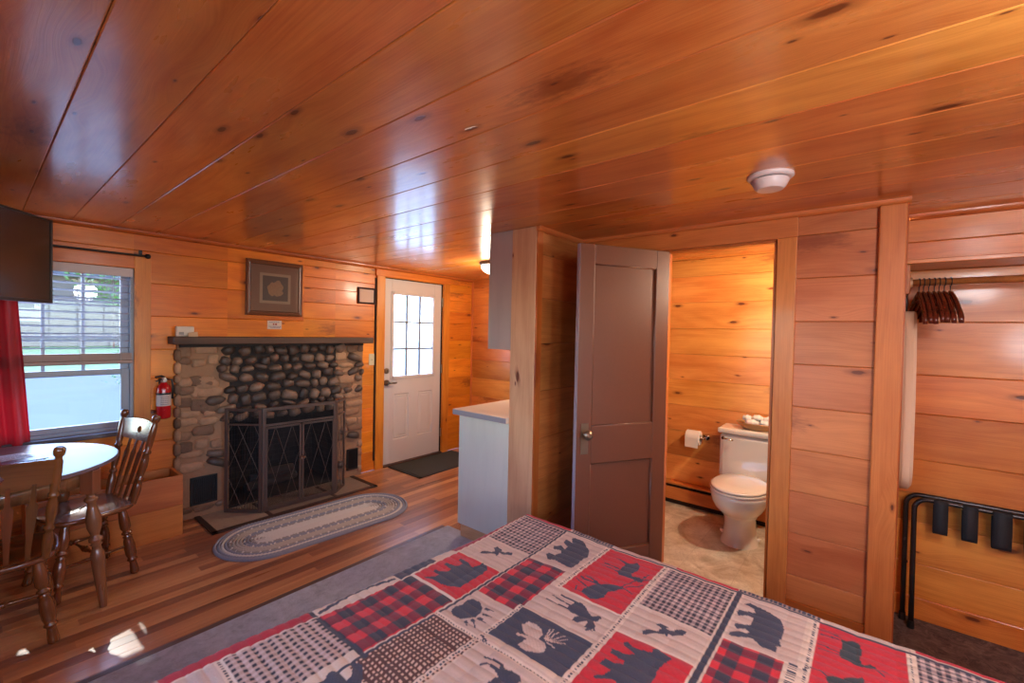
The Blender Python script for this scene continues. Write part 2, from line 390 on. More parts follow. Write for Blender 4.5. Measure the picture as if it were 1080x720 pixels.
# ---------------------------------------------------------------- window in the fireplace wall
def glass_mat(name,col=(1,1,1,1),rough=0):
    t=NT(name); t.t.nodes.remove(t.bsdf)
    g=t.n('ShaderNodeBsdfGlass'); g.inputs['Roughness'].default_value=rough; g.inputs['IOR'].default_value=1.45; g.inputs[0].default_value=col
    tr=t.n('ShaderNodeBsdfTransparent'); gl=t.n('ShaderNodeBsdfGlossy'); gl.inputs['Roughness'].default_value=.02
    fr=t.n('ShaderNodeFresnel'); fr.inputs['IOR'].default_value=1.45
    mx=t.n('ShaderNodeMixShader'); t.l(fr.outputs[0],mx.inputs[0]); t.l(tr.outputs[0],mx.inputs[1]); t.l(gl.outputs[0],mx.inputs[2]); t.l(mx.outputs[0],t.out.inputs[0])
    t.t.nodes.remove(g); tr.inputs[0].default_value=col
    return t.mat
GLASS=glass_mat('window_glass',(.95,.97,.98,1))
SASH=plain('sash_paint',srgb(150,158,172),.4,var=.02)
def window(name,X0,X1,Z0,Z1,fr,cols,muntin=True,casing=True):
    """fr(a,z,n): along the wall, height, depth (n>0 into the room)"""
    def bx(mb,a0,a1,z0,z1,n0,n1,ch=.003):
        p=[fr(a0,z0,n0),fr(a1,z1,n1)]; mb.cbox(p[0],p[1],ch)
    zm=(Z0+Z1)/2-.16; w=.045
    mb=MB()
    for a in ((X0,X0+.02),(X1-.02,X1)): bx(mb,a[0],a[1],Z0,Z1,-.1,0)
    bx(mb,X0,X1,Z1-.02,Z1,-.1,0); bx(mb,X0,X1,Z0,Z0+.022,-.1,.0)
    f=struct(name,mb,SASH)
    mb=MB(); x0,x1=X0+.02,X1-.02
    for z0,z1,n in ((zm-.02,Z1-.02,-.075),(Z0+.022,zm+.022,-.045)):
        bx(mb,x0,x0+w,z0,z1,n,n+.028); bx(mb,x1-w,x1,z0,z1,n,n+.028); bx(mb,x0+w,x1-w,z1-w*.8,z1,n,n+.028); bx(mb,x0+w,x1-w,z0,z0+w*.8,n,n+.028)
    if muntin:
        for k in range(1,cols):
            a=x0+w+(x1-x0-2*w)*k/cols; bx(mb,a-.009,a+.009,zm,Z1-.03,-.072,-.055,.002)
        for k in (1,2):
            zz=zm+(Z1-zm)*k/3; bx(mb,x0+w,x1-w,zz-.008,zz+.008,-.070,-.057,.002)
    s=obj('sash',mb,SASH,f)
    mb=MB(); 
    for z0,z1,n in ((zm,Z1-.04,-.062),(Z0+.04,zm,-.032)):
        p,q=fr(x0+.02,z0,n),fr(x1-.02,z1,n); 
        vs=[fr(x0+.02,z0,n),fr(x1-.02,z0,n),fr(x1-.02,z1,n),fr(x0+.02,z1,n)]; mb.add(vs,[(0,1,2,3)])
    obj('pane',mb,GLASS,f,recalc=False)
    return f
window('window_1',WX0,WX1,WZ0,WZ1,lambda a,z,n:Vector((a,YF-n,z)),4)
window('added_window_left',LW0,LW1,LZ0,LZ1,lambda a,z,n:Vector((XL+n,a,z)),4)  # unseen window, added to send daylight onto the right-hand walls
window('added_window_rear',BW0,BW1,.85,1.9,lambda a,z,n:Vector((a,YR+n,z)),4)  # unseen window behind the camera, added as a source of daylight fill
mb=MB()
mb.cbox((WX1,YF-.02,WZ0-.02),(WX1+.092,YF,WZ1+.1),.003); mb.cbox((WX0-.092,YF-.02,WZ0-.02),(WX0,YF,WZ1+.1),.003)
struct('trim_17',mb,TRIML)
mb=MB(); mb.cbox((WX0,YF-.02,WZ1),(WX1,YF,WZ1+.1),.003); struct('trim_18',mb,TRIML)
mb=MB(); mb.cbox((WX0-.11,YF-.06,WZ0-.03),(WX1+.0,YF+.0,WZ0),.004); struct('trim_19',mb,plain('sill_paint',srgb(88,84,92),.4))

# front door
def door_mat(): return WHITE_PAINT
f0=struct('door_1',(lambda mb:(mb.cbox((DX0,YF-.0,.0),(DX0+.006,YF+.1,DZ1),.001),mb.cbox((DX1-.006,YF,0),(DX1,YF+.1,DZ1),.001),mb.cbox((DX0,YF,DZ1-.006),(DX1,YF+.1,DZ1),.001),mb)[-1])(MB()),DARKGAP)
DY=YF+.012
dx0,dx1,dz0,dz1=DX0+.008,DX1-.012,.018,DZ1-.008
gx0,gx1,gz0,gz1=2.868,3.462,.950,1.885
mb=MB()
# slab around the glass: stiles and rails, with moulded recessed panels below
mb.cbox((dx0,DY,dz0),(gx0,DY+.044,dz1),.003); mb.cbox((gx1,DY,dz0),(dx1,DY+.044,dz1),.003)
mb.cbox((gx0,DY,gz1),(gx1,DY+.044,dz1),.0015)
def pan(mb,x0,x1,z0,z1):
    rings=[(0,0),(.012,.010),(.026,.004),(.034,.009),(.055,.004)]; prev=None
    for d,n in rings:
        cur=[(x0+d,DY+n,z0+d),(x1-d,DY+n,z0+d),(x1-d,DY+n,z1-d),(x0+d,DY+n,z1-d)]
        if prev: mb.add(prev+cur,[(i,(i+1)%4,4+(i+1)%4,4+i) for i in range(4)])
        prev=cur
    mb.add(prev,[(0,1,2,3)])
P=[(2.905,3.112,.27,.775),(3.235,3.452,.27,.775)]
xs=[gx0,P[0][0],P[0][1],P[1][0],P[1][1],gx1]
def rc(x0,x1,z0,z1): mb.add([(x0,DY,z0),(x1,DY,z0),(x1,DY,z1),(x0,DY,z1)],[(0,1,2,3)])
rc(gx0,gx1,dz0,.27); rc(gx0,gx1,.775,gz0)
rc(gx0,P[0][0],.27,.775); rc(P[0][1],P[1][0],.27,.775); rc(P[1][1],gx1,.27,.775)
for p in P: pan(mb,*p)
mb.box((gx0,DY+.03,dz0),(gx1,DY+.044,gz0))
sl=obj('door_slab',mb,WHITE_PAINT,f0)
mb=MB()
mb.cbox((gx0-.012,DY-.012,gz0-.012),(gx0+.022,DY+.02,gz1+.012),.005); mb.cbox((gx1-.022,DY-.012,gz0-.012),(gx1+.012,DY+.02,gz1+.012),.005)
mb.cbox((gx0,DY-.012,gz1-.022),(gx1,DY+.02,gz1+.012),.005); mb.cbox((gx0,DY-.012,gz0-.012),(gx1,DY+.02,gz0+.022),.005)
obj('glazing_frame',mb,WHITE_PAINT,f0)
mb=MB()
for k in (1,2):
    a=gx0+.022+(gx1-gx0-.044)*k/3; mb.cbox((a-.011,DY+.004,gz0),(a+.011,DY+.022,gz1),.002)
    z=gz0+.022+(gz1-gz0-.044)*k/3; mb.cbox((gx0,DY+.003,z-.010),(gx1,DY+.021,z+.010),.002)
obj('muntin',mb,plain('muntin_grey',srgb(128,134,140),.5,var=.02),f0)
def frost():
    t=NT('frosted_pane'); t.t.nodes.remove(t.bsdf)
    d=t.n('ShaderNodeBsdfTranslucent'); d.inputs[0].default_value=(.93,.96,.98,1); tr=t.n('ShaderNodeBsdfTransparent'); mx=t.n('ShaderNodeMixShader'); mx.inputs[0].default_value=.22
    gl=t.n('ShaderNodeBsdfGlossy'); gl.inputs['Roughness'].default_value=.05; m2=t.n('ShaderNodeMixShader'); m2.inputs[0].default_value=.06
    t.l(d.outputs[0],mx.inputs[1]); t.l(tr.outputs[0],mx.inputs[2]); t.l(mx.outputs[0],m2.inputs[1]); t.l(gl.outputs[0],m2.inputs[2]); t.l(m2.outputs[0],t.out.inputs[0]); return t.mat
mb=MB(); mb.add([(gx0,DY+.026,gz0),(gx1,DY+.026,gz0),(gx1,DY+.026,gz1),(gx0,DY+.026,gz1)],[(0,1,2,3)]); obj('pane',mb,frost(),f0,recalc=False)
BRONZE=plain('aged_bronze',srgb(140,128,112),.35,.9)
mb=MB(); mb.lathe([(0,.031),(.5,.031),(.55,.026),(1,.022)],(2.806,DY,1.034),(2.806,DY-.02,1.034)); mb.cbox((2.80,DY-.032,1.018),(2.812,DY-.018,1.05),.002)
tag(obj('deadbolt',mb,BRONZE,f0),'bronze deadbolt')
mb=MB(); mb.lathe([(0,.033),(.3,.033),(.4,.014),(1,.013)],(2.806,DY,.905),(2.806,DY-.05,.905)); mb.tube([(2.806,DY-.048,.905),(2.84,DY-.052,.908),(2.885,DY-.048,.902),(2.915,DY-.04,.90)],[.012,.011,.009,.007],8)
tag(obj('door_handle',mb,BRONZE,f0),'bronze lever handle')
for z in (.25,1.02,1.82):
    mb=MB(); mb.lathe([(0,.007),(1,.007)],(DX1-.004,YF-.001,z-.05),(DX1-.004,YF-.001,z+.05),10); obj('hinge',mb,BRONZE,f0)
mb=MB(); mb.cbox((DX0,YF-.03,.0),(DX1,YF+.08,.017),.005); obj('threshold',mb,plain('threshold_brown',srgb(70,44,36),.5),f0)
# its casing
mb=MB(); mb.cbox((DX0-.1,YF-.02,0),(DX0-.002,YF,DZ1+.005),.003); struct('trim_20',mb,TRIML)
mb=MB(); mb.cbox((DX1+.004,YF-.02,0),(DX1+.10,YF,DZ1+.005),.003); struct('trim_21',mb,TRIML)
mb=MB(); mb.cbox((DX0-.115,YF-.022,DZ1+.005),(DX1+.115,YF,HC-.026),.003); struct('trim_22',mb,TRIML)
strip('trim_23',(DX0-.118,YF-.010,.1),(DX0-.102,YF,HC-.12),.002,DARKGAP)

# bathroom door, brown painted two-panel leaf swung into the bedroom
BROWN=plain('brown_gloss_paint',srgb(98,54,34),.4,scale=90,var=.08,bump=.05,Coat_Weight=.06,Coat_Roughness=.2)
EDGEP=plain('door_edge_pale',srgb(168,160,172),.5)  # pale tone of the leaf's free edge
d2=thing('door_2',None,None,(XB+.004,BY1-.010,0)); d2['kind']='structure'
LW,LH,LT=.632,1.978,.036
ang=math.atan2(.318,-.545)
d2.rotation_euler=(0,0,ang)
mb=MB(); z0=.02; st=.098
# local: x from the hinge, +y face towards the camera side
def fb(x0,x1,za,zb,t=LT,c=.003): mb.cbox((x0,-t/2,za),(x1,t/2,zb),c)
pt0,pt1=.935,1.885; pb0,pb1=.175,.715
fb(0,st,z0,z0+LH); fb(LW-st,LW,z0,z0+LH); fb(st,LW-st,z0,pb0); fb(st,LW-st,pb1,pt0); fb(st,LW-st,pt1,z0+LH)
obj('door_leaf',mb,BROWN,d2,world=False)
for a,b in ((pb0,pb1),(pt0,pt1)):
    mb=MB(); mb.box((st,-.005,a),(LW-st,.005,b))
    for s in (-1,1):
        for (p,q) in (((st,a),(LW-st,a)),((st,b),(LW-st,b)),((st,a),(st,b)),((LW-st,a),(LW-st,b))):
            mb.tube([(p[0],s*.009,p[1]),(q[0],s*.009,q[1])],.006,6)
    obj('door_panel',mb,BROWN,d2,world=False)
mb=MB(); mb.box((LW,-LT/2+.002,z0+.003),(LW+.0015,LT/2-.002,z0+LH-.003)); tag(obj('door_edge',mb,EDGEP,d2,world=False),'pale leading edge')
BRASS=plain('worn_nickel',srgb(150,132,112),.3,.9)
for s in (1,-1):
    mb=MB(); mb.cbox((LW-.078,s*LT/2,.775),(LW-.028,s*(LT/2+.004),.955),.004); mb.lathe([(0,.006),(1,.006)],(LW-.053,s*(LT/2+.004),.81),(LW-.053,s*(LT/2+.006),.81),8)
    pl=tag(obj('lock_plate',mb,BRASS,d2,world=False),'worn metal lock plate')
    mb=MB(); mb.lathe([(0,.012),(.3,.010),(.42,.012),(.5,.024),(.68,.030),(.85,.027),(1,.012)],(LW-.053,s*(LT/2+.003),.895),(LW-.053,s*(LT/2+.062),.895),18)
    obj('knob',mb,BRASS,pl,world=False)
for z in (.25,1.75):
    mb=MB(); mb.lathe([(0,.007),(1,.007)],(-.004,0,z-.045),(-.004,0,z+.045),10); obj('hinge',mb,BRASS,d2,world=False)
# ================================================================= fireplace
def stone_mat(name,a,b,c,rough=.6):
    t=NT(name); at=t.attr(); sp=t.n('ShaderNodeSeparateXYZ'); t.l(at.outputs['Vector'],sp.inputs[0]); co=t.objco()
    n=t.noise(co,26,5,.65); m=t.noise(co,110,3,.7)
    col=t.ramp(t.m('ADD',t.m('MULTIPLY',sp.outputs[2],.65),t.m('MULTIPLY',n,.4)),[(.15,a),(.5,b),(.9,c)])
    col=t.mix(t.m('MULTIPLY',t.smooth(m,.6,.8),.35),col,srgb(190,178,165))
    t.set(Base_Color=col,Roughness=rough); t.bump(t.m('ADD',n,t.m('MULTIPLY',m,.3)),.5,.008); return t.mat
COBBLE=stone_mat('river_cobble',srgb(48,40,37),srgb(88,70,60),srgb(142,114,94),.5)
FIELD=stone_mat('field_stone',srgb(92,68,52),srgb(136,102,78),srgb(184,144,110),.75)
MORTAR=plain('tan_mortar',srgb(150,114,86),.9,scale=30,var=.18,bump=.6)
MORTAR_D=plain('dark_mortar',srgb(40,34,33),.9,scale=30,var=.2,bump=.5)  # darker mortar behind the cobbles over the opening
FX0,FX1,FY=.952,2.492,3.985; OX0,OX1,OZ=1.30,2.20,.70
fp=thing('fireplace','river stone fireplace with a sooty firebox and black side vents','fireplace',(1.72,YF,0))
mb=MB(); VENTS=[(1.035,1.215,.10,.315),(2.325,2.445,.075,.285)]
mb.cbox((FX0,FY,0),(OX0,YF-.001,1.335),.006,1); mb.cbox((OX1,FY,0),(FX1,YF-.001,1.335),.006,1); mb.cbox((OX0,FY,OZ),(OX1,YF-.001,1.335),.003,2)
def in_free(x,z,hx,hz):
    if OX0-.01<x+hx*.6 and x-hx*.6<OX1+.01 and z-hz*.6<OZ: return False
    for a,b,c,d in VENTS:
        if a<x+hx*.8 and x-hx*.8<b and c<z+hz*.8 and z-hz*.8<d: return False
    return True
def stone(x,z,hx,hz,dep,flat,m,ybase=FY):
    sd=R.uniform(0,99); q=R.uniform(-.25,.25); pw=R.uniform(.62,.85) if not flat else R.uniform(.42,.6)
    ra=0 if flat else R.uniform(-.45,.45)
    def fn(p):
        s=lambda a:math.copysign(abs(a)**pw,a)
        p=Vector((s(p.x),p.y,s(p.z))); w=1+.09*math.sin(3*p.x+sd)+.08*math.sin(4.1*p.z+sd*1.7)+.05*math.sin(5*p.y+sd*.6)
        x,z=p.x*w,p.z*w
        if flat: y=max(-1,min(1,p.y*1.6))
        else: y=p.y
        X,Z=x*hx,z*hz; return Vector(((X*math.cos(ra)+Z*math.sin(ra))/hx+q*.2*z,y*w,(Z*math.cos(ra)-X*math.sin(ra))/hz-q*.2*x))
    mb.blob((x,ybase+.006,z),(hx,dep,hz),m,2,fn,(X_,Z_,0,0,R.random()))
z=.03
while z<1.33:
    h=R.uniform(.06,.1)
    if z+h>1.335: h=1.335-z
    x=FX0+.004
    while x<FX1-.01:
        centre=1.22<x<2.22 and z>.62
        w=R.uniform(.07,.145) if centre else R.uniform(.08,.19)
        w=min(w,FX1-x)
        if w<.035: break
        hh=h*(R.uniform(.85,1.12) if centre else R.uniform(.8,1.05))
        cx,cz=x+w/2,z+h/2+R.uniform(-.014,.014)
        if w>.035 and in_free(cx,cz,w/2,hh/2):
            ctr=1.22<cx<2.22 and cz>.66
            lo=cx<1.2 or cx>2.26
            if ctr or (not lo and R.random()<.6) or (cx>2.26 and R.random()<.45): stone(cx,cz,w/2*.94,hh/2*.93,R.uniform(.035,.058),False,0)
            elif not (cz>.85 and 1.03<cx<1.2 and cz<1.15 and R.random()<.75) and not (2.26<cx<2.42 and .85<cz<1.12 and R.random()<.6): stone(cx,cz,w/2*.95,hh/2*.9,R.uniform(.014,.026),True,3)
        x+=w
    z+=h
for k in range(14):   # larger faces bedded in the mortar
    stone(R.choice([1.1,1.12,2.34])+R.uniform(-.05,.05),R.uniform(.8,1.18),R.uniform(.05,.08),R.uniform(.035,.06),.016,True,3)
z=.04
while z<1.3:   # corner stones on the left flank
    h=R.uniform(.06,.11); mb.blob((FX0+.004,FY+.012,z+h/2),(.022,.032,h*.46),3,2,lambda p:Vector((math.copysign(abs(p.x)**.6,p.x),math.copysign(abs(p.y)**.6,p.y),math.copysign(abs(p.z)**.6,p.z))),(X_,Z_,0,0,R.random())); z+=h
obj('stone_facing',mb,[COBBLE,MORTAR,MORTAR_D,FIELD],fp)
# firebox: sooty brick recess going through the wall
mb=MB(); a,b=OX0+.0,OX1-.0; ya,yb=FY+.0,YF+.42
for (p,q) in (((a-.02,ya+.002,0),(a,yb,OZ)),((b,ya+.002,0),(b+.02,yb,OZ)),((a,yb,0),(b,yb+.02,OZ)),((a,ya+.004,OZ),(b,yb,OZ+.02)),((a,ya,-.01),(b,yb,.02))): mb.box(p,q)
t=NT('sooty_brick'); co=t.objco(); br=t.n('ShaderNodeTexBrick'); mp=t.n('ShaderNodeMapping'); t.l(co,mp.inputs[0]); mp.inputs['Rotation'].default_value=(PI/2,0,0); t.l(mp.outputs[0],br.inputs['Vector']); br.inputs['Scale'].default_value=5
br.inputs['Color1'].default_value=srgb(36,31,30); br.inputs['Color2'].default_value=srgb(24,21,21); br.inputs['Mortar'].default_value=srgb(44,40,38)
t.set(Base_Color=br.outputs['Color'],Roughness=.9); obj('firebox',mb,t.mat,fp)
mb=MB()
for k in range(3): mb.lathe([(0,.035),(.1,.04),(.9,.038),(1,.033)],(1.5+.05*k,4.2+.06*(k%2),.07+.05*k),(1.95-.03*k,4.25-.04*k,.075+.05*k),12)
tag(obj('log',mb,plain('charred_log',srgb(58,50,46),.9,var=.3,bump=.5),fp),'charred logs')
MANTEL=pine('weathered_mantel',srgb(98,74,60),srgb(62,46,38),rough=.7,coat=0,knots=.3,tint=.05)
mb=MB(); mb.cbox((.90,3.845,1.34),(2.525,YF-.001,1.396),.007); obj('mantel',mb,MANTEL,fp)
mb=MB(); mb.cbox((.96,FY-.03,1.315),(2.48,YF-.001,1.342),.003); obj('mantel_batten',mb,plain('mantel_dark_batten',srgb(44,36,34),.8),fp)  # thin dark batten below the mantel board
for (a,b,c,d) in VENTS:
    mb=MB(); mb.cbox((a,FY-.012,c),(b,FY+.005,c+.014),.002); mb.cbox((a,FY-.012,d-.014),(b,FY+.005,d),.002); mb.cbox((a,FY-.012,c),(a+.012,FY+.005,d),.002); mb.cbox((b-.012,FY-.012,c),(b,FY+.005,d),.002)
    mb.box((a,FY-.002,c),(b,FY+.004,d))
    n=int((b-a)/.012)
    for k in range(1,n): mb.box((a+k*.012,FY-.01,c+.01),(a+k*.012+.004,FY-.002,d-.01))
    obj('vent',mb,BLACK,fp)
# hearth slab with dark edging
mb=MB(); mb.cbox((1.10,3.60,-.02),(1.455,FY-.0,.008),.003); mb.cbox((1.485,3.60,-.02),(1.99,FY,.008),.003); mb.cbox((2.02,3.58,-.02),(2.36,FY,.008),.003); mb.cbox((OX0-.01,3.95,-.02),(OX1+.01,4.03,.007),.003)
tag(obj('hearth_slab',mb,stone_mat('hearth_slate',srgb(112,98,88),srgb(140,124,110),srgb(168,150,132),.5),fp),'grey hearth slabs')
mb=MB(); EDG=plain('hearth_edging',srgb(58,38,32),.5)
mb.cbox((1.062,3.56,-.02),(1.10,FY,.012),.003); mb.cbox((1.062,3.56,-.02),(2.40,3.60,.012),.003); mb.cbox((2.36,3.56,-.02),(2.40,FY,.012),.003); mb.cbox((1.455,3.60,-.02),(1.485,3.95,.010),.002); mb.cbox((1.99,3.60,-.02),(2.02,3.95,.010),.002)
obj('hearth_edging',mb,EDG,fp)

# ---- folding fire screen
IRON=plain('screen_iron',srgb(100,84,77),.35,.45,var=.12)
def mesh_mat():
    t=NT('screen_mesh'); co=t.objco(); sp=t.n('ShaderNodeSeparateXYZ'); t.l(co,sp.inputs[0])
    f=lambda v,s:t.m('GREATER_THAN',t.m('ABSOLUTE',t.m('SUBTRACT',t.m('FRACT',t.m('MULTIPLY',v,s)),.5)),.44)
    u=t.m('ADD',sp.outputs[0],t.m('MULTIPLY',sp.outputs[1],.6))
    al=t.m('MAXIMUM',f(u,230),f(sp.outputs[2],230))
    tr=t.n('ShaderNodeBsdfTransparent'); mx=t.n('ShaderNodeMixShader'); t.l(al,mx.inputs[0]); t.l(tr.outputs[0],mx.inputs[1]); t.l(t.bsdf.outputs[0],mx.inputs[2]); t.l(mx.outputs[0],t.out.inputs[0])
    t.set(Base_Color=srgb(34,30,32),Roughness=.6,Metallic=.0); return t.mat
MESHM=mesh_mat()
fs=thing('fire_screen','black iron folding fire screen with diamond lattice doors on the hearth','fire screen',(1.73,3.68,.008))
def pan_fr(parent,p0,p1,z0,z1,w=.016,th=.012,m=IRON,name='frame'):
    """rectangular bar frame between floor points p0 and p1"""
    d=Vector((p1[0]-p0[0],p1[1]-p0[1],0)); L=d.length; rot=Matrix.Translation((p0[0],p0[1],0))@Matrix.Rotation(math.atan2(d.y,d.x),4,'Z')
    mb=MB()
    for a,b in (((0,-th/2,z0),(w,th/2,z1)),((L-w,-th/2,z0),(L,th/2,z1)),((w,-th/2,z0),(L-w,th/2,z0+w)),((w,-th/2,z1-w),(L-w,th/2,z1))): mb.cbox(a,b,.002,rot=rot)
    return mb,rot,L
def lattice(mb,rot,x0,x1,z0,z1,nx,nz):
    """crossing wires that zigzag between the frame sides"""
    dx=(x1-x0)/nx; dz=(z1-z0)/nz
    def fold(q):
        q=q%2; return q if q<=1 else 2-q
    for s in range(2*nx):
        for dirn in (1,):
            pts=[]
            # a line leaves the bottom at s/nx and is reflected by the sides
            N=30
            for i in range(N+1):
                t=i/N; u=fold(s/nx+t*nz)
                pts.append(rot@Vector((x0+(x1-x0)*u,-.008,z0+(z1-z0)*t)))
            mb.tube(pts,.0019,5)
def sheet(rot,x0,x1,z0,z1):
    mb=MB(); mb.add([rot@Vector(p) for p in ((x0,.002,z0),(x1,.002,z0),(x1,.002,z1),(x0,.002,z1))],[(0,1,2,3)]); return mb
Zb=.012
CL,CR=(1.435,3.70),(2.035,3.665); WL,WR=(1.245,3.915),(2.195,3.80)
# centre: outer frame with a top band, two doors
mb,rot,L=pan_fr(fs,CL,CR,Zb,.838,.026,.018); mb.cbox((.02,-.006,.688),(L-.02,.006,.706),.002,rot=rot); obj('frame',mb,IRON,fs)
obj('mesh',sheet(rot,.02,L-.02,.706,.82),MESHM,fs,recalc=False)
for a,b,hx in ((.022,L/2-.003,L/2-.012),(L/2+.003,L-.022,L/2+.012)):
    mb=MB()
    for p,q in (((a,-.014,Zb+.02),(a+.016,-.002,.684)),((b-.016,-.014,Zb+.02),(b,-.002,.684)),((a,-.014,Zb+.02),(b,-.002,Zb+.038)),((a,-.014,.668),(b,-.002,.684))): mb.cbox(p,q,.002,rot=rot)
    d=obj('screen_door',mb,IRON,fs)
    mb=MB(); lattice(mb,rot,a+.012,b-.012,Zb+.035,.672,2,.74); obj('lattice',mb,IRON,d)
    obj('mesh',sheet(rot,a+.01,b-.01,Zb+.03,.675),MESHM,d,recalc=False)
    mb=MB(); mb.lathe([(0,.006),(.6,.006),(.75,.013),(1,.008)],rot@Vector((hx,-.014,.40)),rot@Vector((hx,-.045,.40)),10); tag(obj('handle',mb,BRASS,d),'bright knob')
for P0,P1 in ((WL,CL),(CR,WR)):
    mb,rot2,L2=pan_fr(fs,P0,P1,Zb,.835,.023,.015); mb.cbox((.018,-.006,.70),(L2-.018,.006,.714),.002,rot=rot2)
    w=obj('side_panel',mb,IRON,fs)
    mb=MB(); lattice(mb,rot2,.018,L2-.018,Zb+.02,.70,2,1.15); obj('lattice',mb,IRON,w)
    obj('mesh',sheet(rot2,.018,L2-.018,Zb+.018,.82),MESHM,w,recalc=False)

# ---- things on and over the mantel
def framed(name,label,x0,x1,z0,z1,fw,fmat,parts,lean=0,cat='picture'):
    t=thing(name,label,cat,((x0+x1)/2,YF,z0))
    def rot(p): # lean out at the top
        return Vector((p[0],p[1]-(p[2]-z0)*lean,p[2]))
    def fin(mb): mb.v=[tuple(rot(p)) for p in mb.v]; return mb
    mb=MB()
    pr=[(0,0),(0,.016),(.25,.024),(.5,.018),(.75,.020),(1,.010),(1,0)]
    # mitred moulding
    outer=[(x0,z0),(x1,z0),(x1,z1),(x0,z1)]; inner=[(x0+fw,z0+fw),(x1-fw,z0+fw),(x1-fw,z1-fw),(x0+fw,z1-fw)]
    vs=[]
    for (ox,oz),(ix,iz) in zip(outer,inner):
        for s,h in pr: vs.append((ox+(ix-ox)*s,YF-.001-h,oz+(iz-oz)*s))
    n=len(pr); mb.add(vs,[(i*n+j,i*n+j+1,((i+1)%4)*n+j+1,((i+1)%4)*n+j) for i in range(4) for j in range(n-1)],0)
    obj('frame',fin(mb),fmat,t)
    for (pn,ins,dep,m) in parts:
        mb=MB(); mb.cbox((x0+ins,YF-dep,z0+ins),(x1-ins,YF-dep+.002,z1-ins),.0004); obj(pn,fin(mb),m,t)
    return t,fin
FRW=plain('walnut_frame',srgb(112,70,48),.35,scale=60,var=.15)
MAT1=plain('brown_mat_board',srgb(160,116,90),.6,var=.1); MAT2=plain('cream_mat_board',srgb(200,166,134),.7); INK=plain('print_ground',srgb(120,98,84),.6,var=.12)
pt,fin=framed('framed_print','square walnut-framed print of pale leaves hanging above the stone fireplace','picture',0,0,0,.04,FRW,[]) if False else framed('framed_print','square walnut-framed print of pale leaves hanging above the stone fireplace',1.418,1.882,1.578,2.045,.040,FRW,[('outer_mat',.036,.012,MAT1),('inner_mat',.105,.0145,MAT2),('print',.128,.017,INK)],lean=.02)
mb=MB(); cx,cz=1.65,1.81
for k,(ax,az,rx,rz) in enumerate(((-.028,-.005,.038,.055),(.015,.012,.045,.058),(.02,-.03,.04,.034),(-.01,-.028,.03,.03))):
    poly=[(cx+ax+rx*math.cos(t)*(1+.12*math.sin(5*t+k)),cz+az+rz*math.sin(t)*(1+.1*math.cos(4*t+k))) for t in [2*PI*i/28 for i in range(28)]]
    mb.prism(poly,lambda a,b:Vector((a,YF-.0172-.0004*k,b)),lambda a,b:Vector((a,YF-.0178-.0004*k,b)))
obj('leaf_motif',fin(mb),plain('leaf_ink',srgb(190,146,108),.7,scale=80,var=.2),pt)
mb=MB(); mb.add([fin_p for fin_p in [(1.455,YF-.0225,1.615),(1.845,YF-.0225,1.615),(1.845,YF-.0225,2.008),(1.455,YF-.0225,2.008)]],[(0,1,2,3)]); obj('glass',fin(mb),GLASS,pt,recalc=False)
framed('framed_notice','small dark-framed white notice hanging beside the front door casing',2.443,2.645,1.737,1.903,.018,plain('dark_frame',srgb(62,40,34),.4),[('notice_sheet',.016,.008,plain('notice_paper',srgb(206,178,160),.7,var=.03))])
# paper label stuck to the wall
PAPER=plain('label_paper',srgb(206,190,180),.7,var=.02,bump=0); RED_INK=plain('label_red_ink',srgb(150,50,60),.7,bump=0); GREY_INK=plain('label_grey_ink',srgb(110,110,140),.7,bump=0)
t=thing('wall_label','small white printed label stuck on the boards under the square print','label',(1.652,YF,1.462))
mb=MB(); mb.box((1.593,YF-.002,1.462),(1.711,YF,1.536)); obj('paper',mb,PAPER,t)
mb=MB()
for k,(z,a,b) in enumerate(((1.522,1.61,1.694),(1.485,1.605,1.70),(1.474,1.62,1.685))):
    x=a
    while x<b: w=R.uniform(.006,.014); mb.box((x,YF-.0026,z-.003),(x+w,YF-.0021,z+.003)); x+=w+.004
obj('printed_text',mb,GREY_INK,t)['kind']='stuff'
mb=MB(); mb.box((1.638,YF-.0026,1.498),(1.650,YF-.0021,1.512)); mb.box((1.656,YF-.0026,1.498),(1.672,YF-.0021,1.512)); obj('red_mark',mb,RED_INK,t)
# carbon monoxide alarm style white box and a small roll on the mantel
t=thing('plastic_box','white plastic box standing on the left end of the mantel','box',(.985,3.93,1.396))
mb=MB(); mb.cbox((.93,3.915,1.3965),(1.04,3.955,1.472),.008); obj('case',mb,plain('white_plastic',srgb(214,200,184),.35,var=.02),t)
mb=MB(); mb.cbox((.945,3.913,1.41),(.975,3.916,1.43),.001); obj('button',mb,plain('grey_button',srgb(150,140,130),.4),t)
t=thing('folded_card','crumpled tan paper card lying on the mantel beside the white box','card',(1.02,3.88,1.396))
mb=MB(); mb.add([(.99,3.87,1.397),(1.05,3.865,1.397),(1.052,3.885,1.432),(.995,3.89,1.425),(.992,3.91,1.397),(1.055,3.905,1.397),
  (.99,3.8715,1.397),(1.05,3.8665,1.397),(1.052,3.8865,1.433),(.995,3.8915,1.426)],[(0,1,2,3),(3,2,5,4),(6,7,8,9)]); obj('card',mb,plain('tan_card',srgb(206,176,140),.7),t)
# light switch
t=thing('light_switch','cream light switch plate between the fireplace and the door casing','light switch',(2.617,YF,1.10))
CREAM=plain('cream_plastic',srgb(210,196,160),.4,var=.02)
mb=MB(); mb.cbox((2.582,YF-.006,1.105),(2.652,YF,1.225),.003); obj('plate',mb,CREAM,t)
mb=MB(); mb.cbox((2.611,YF-.016,1.157),(2.623,YF-.005,1.175),.002); obj('toggle',mb,CREAM,t)
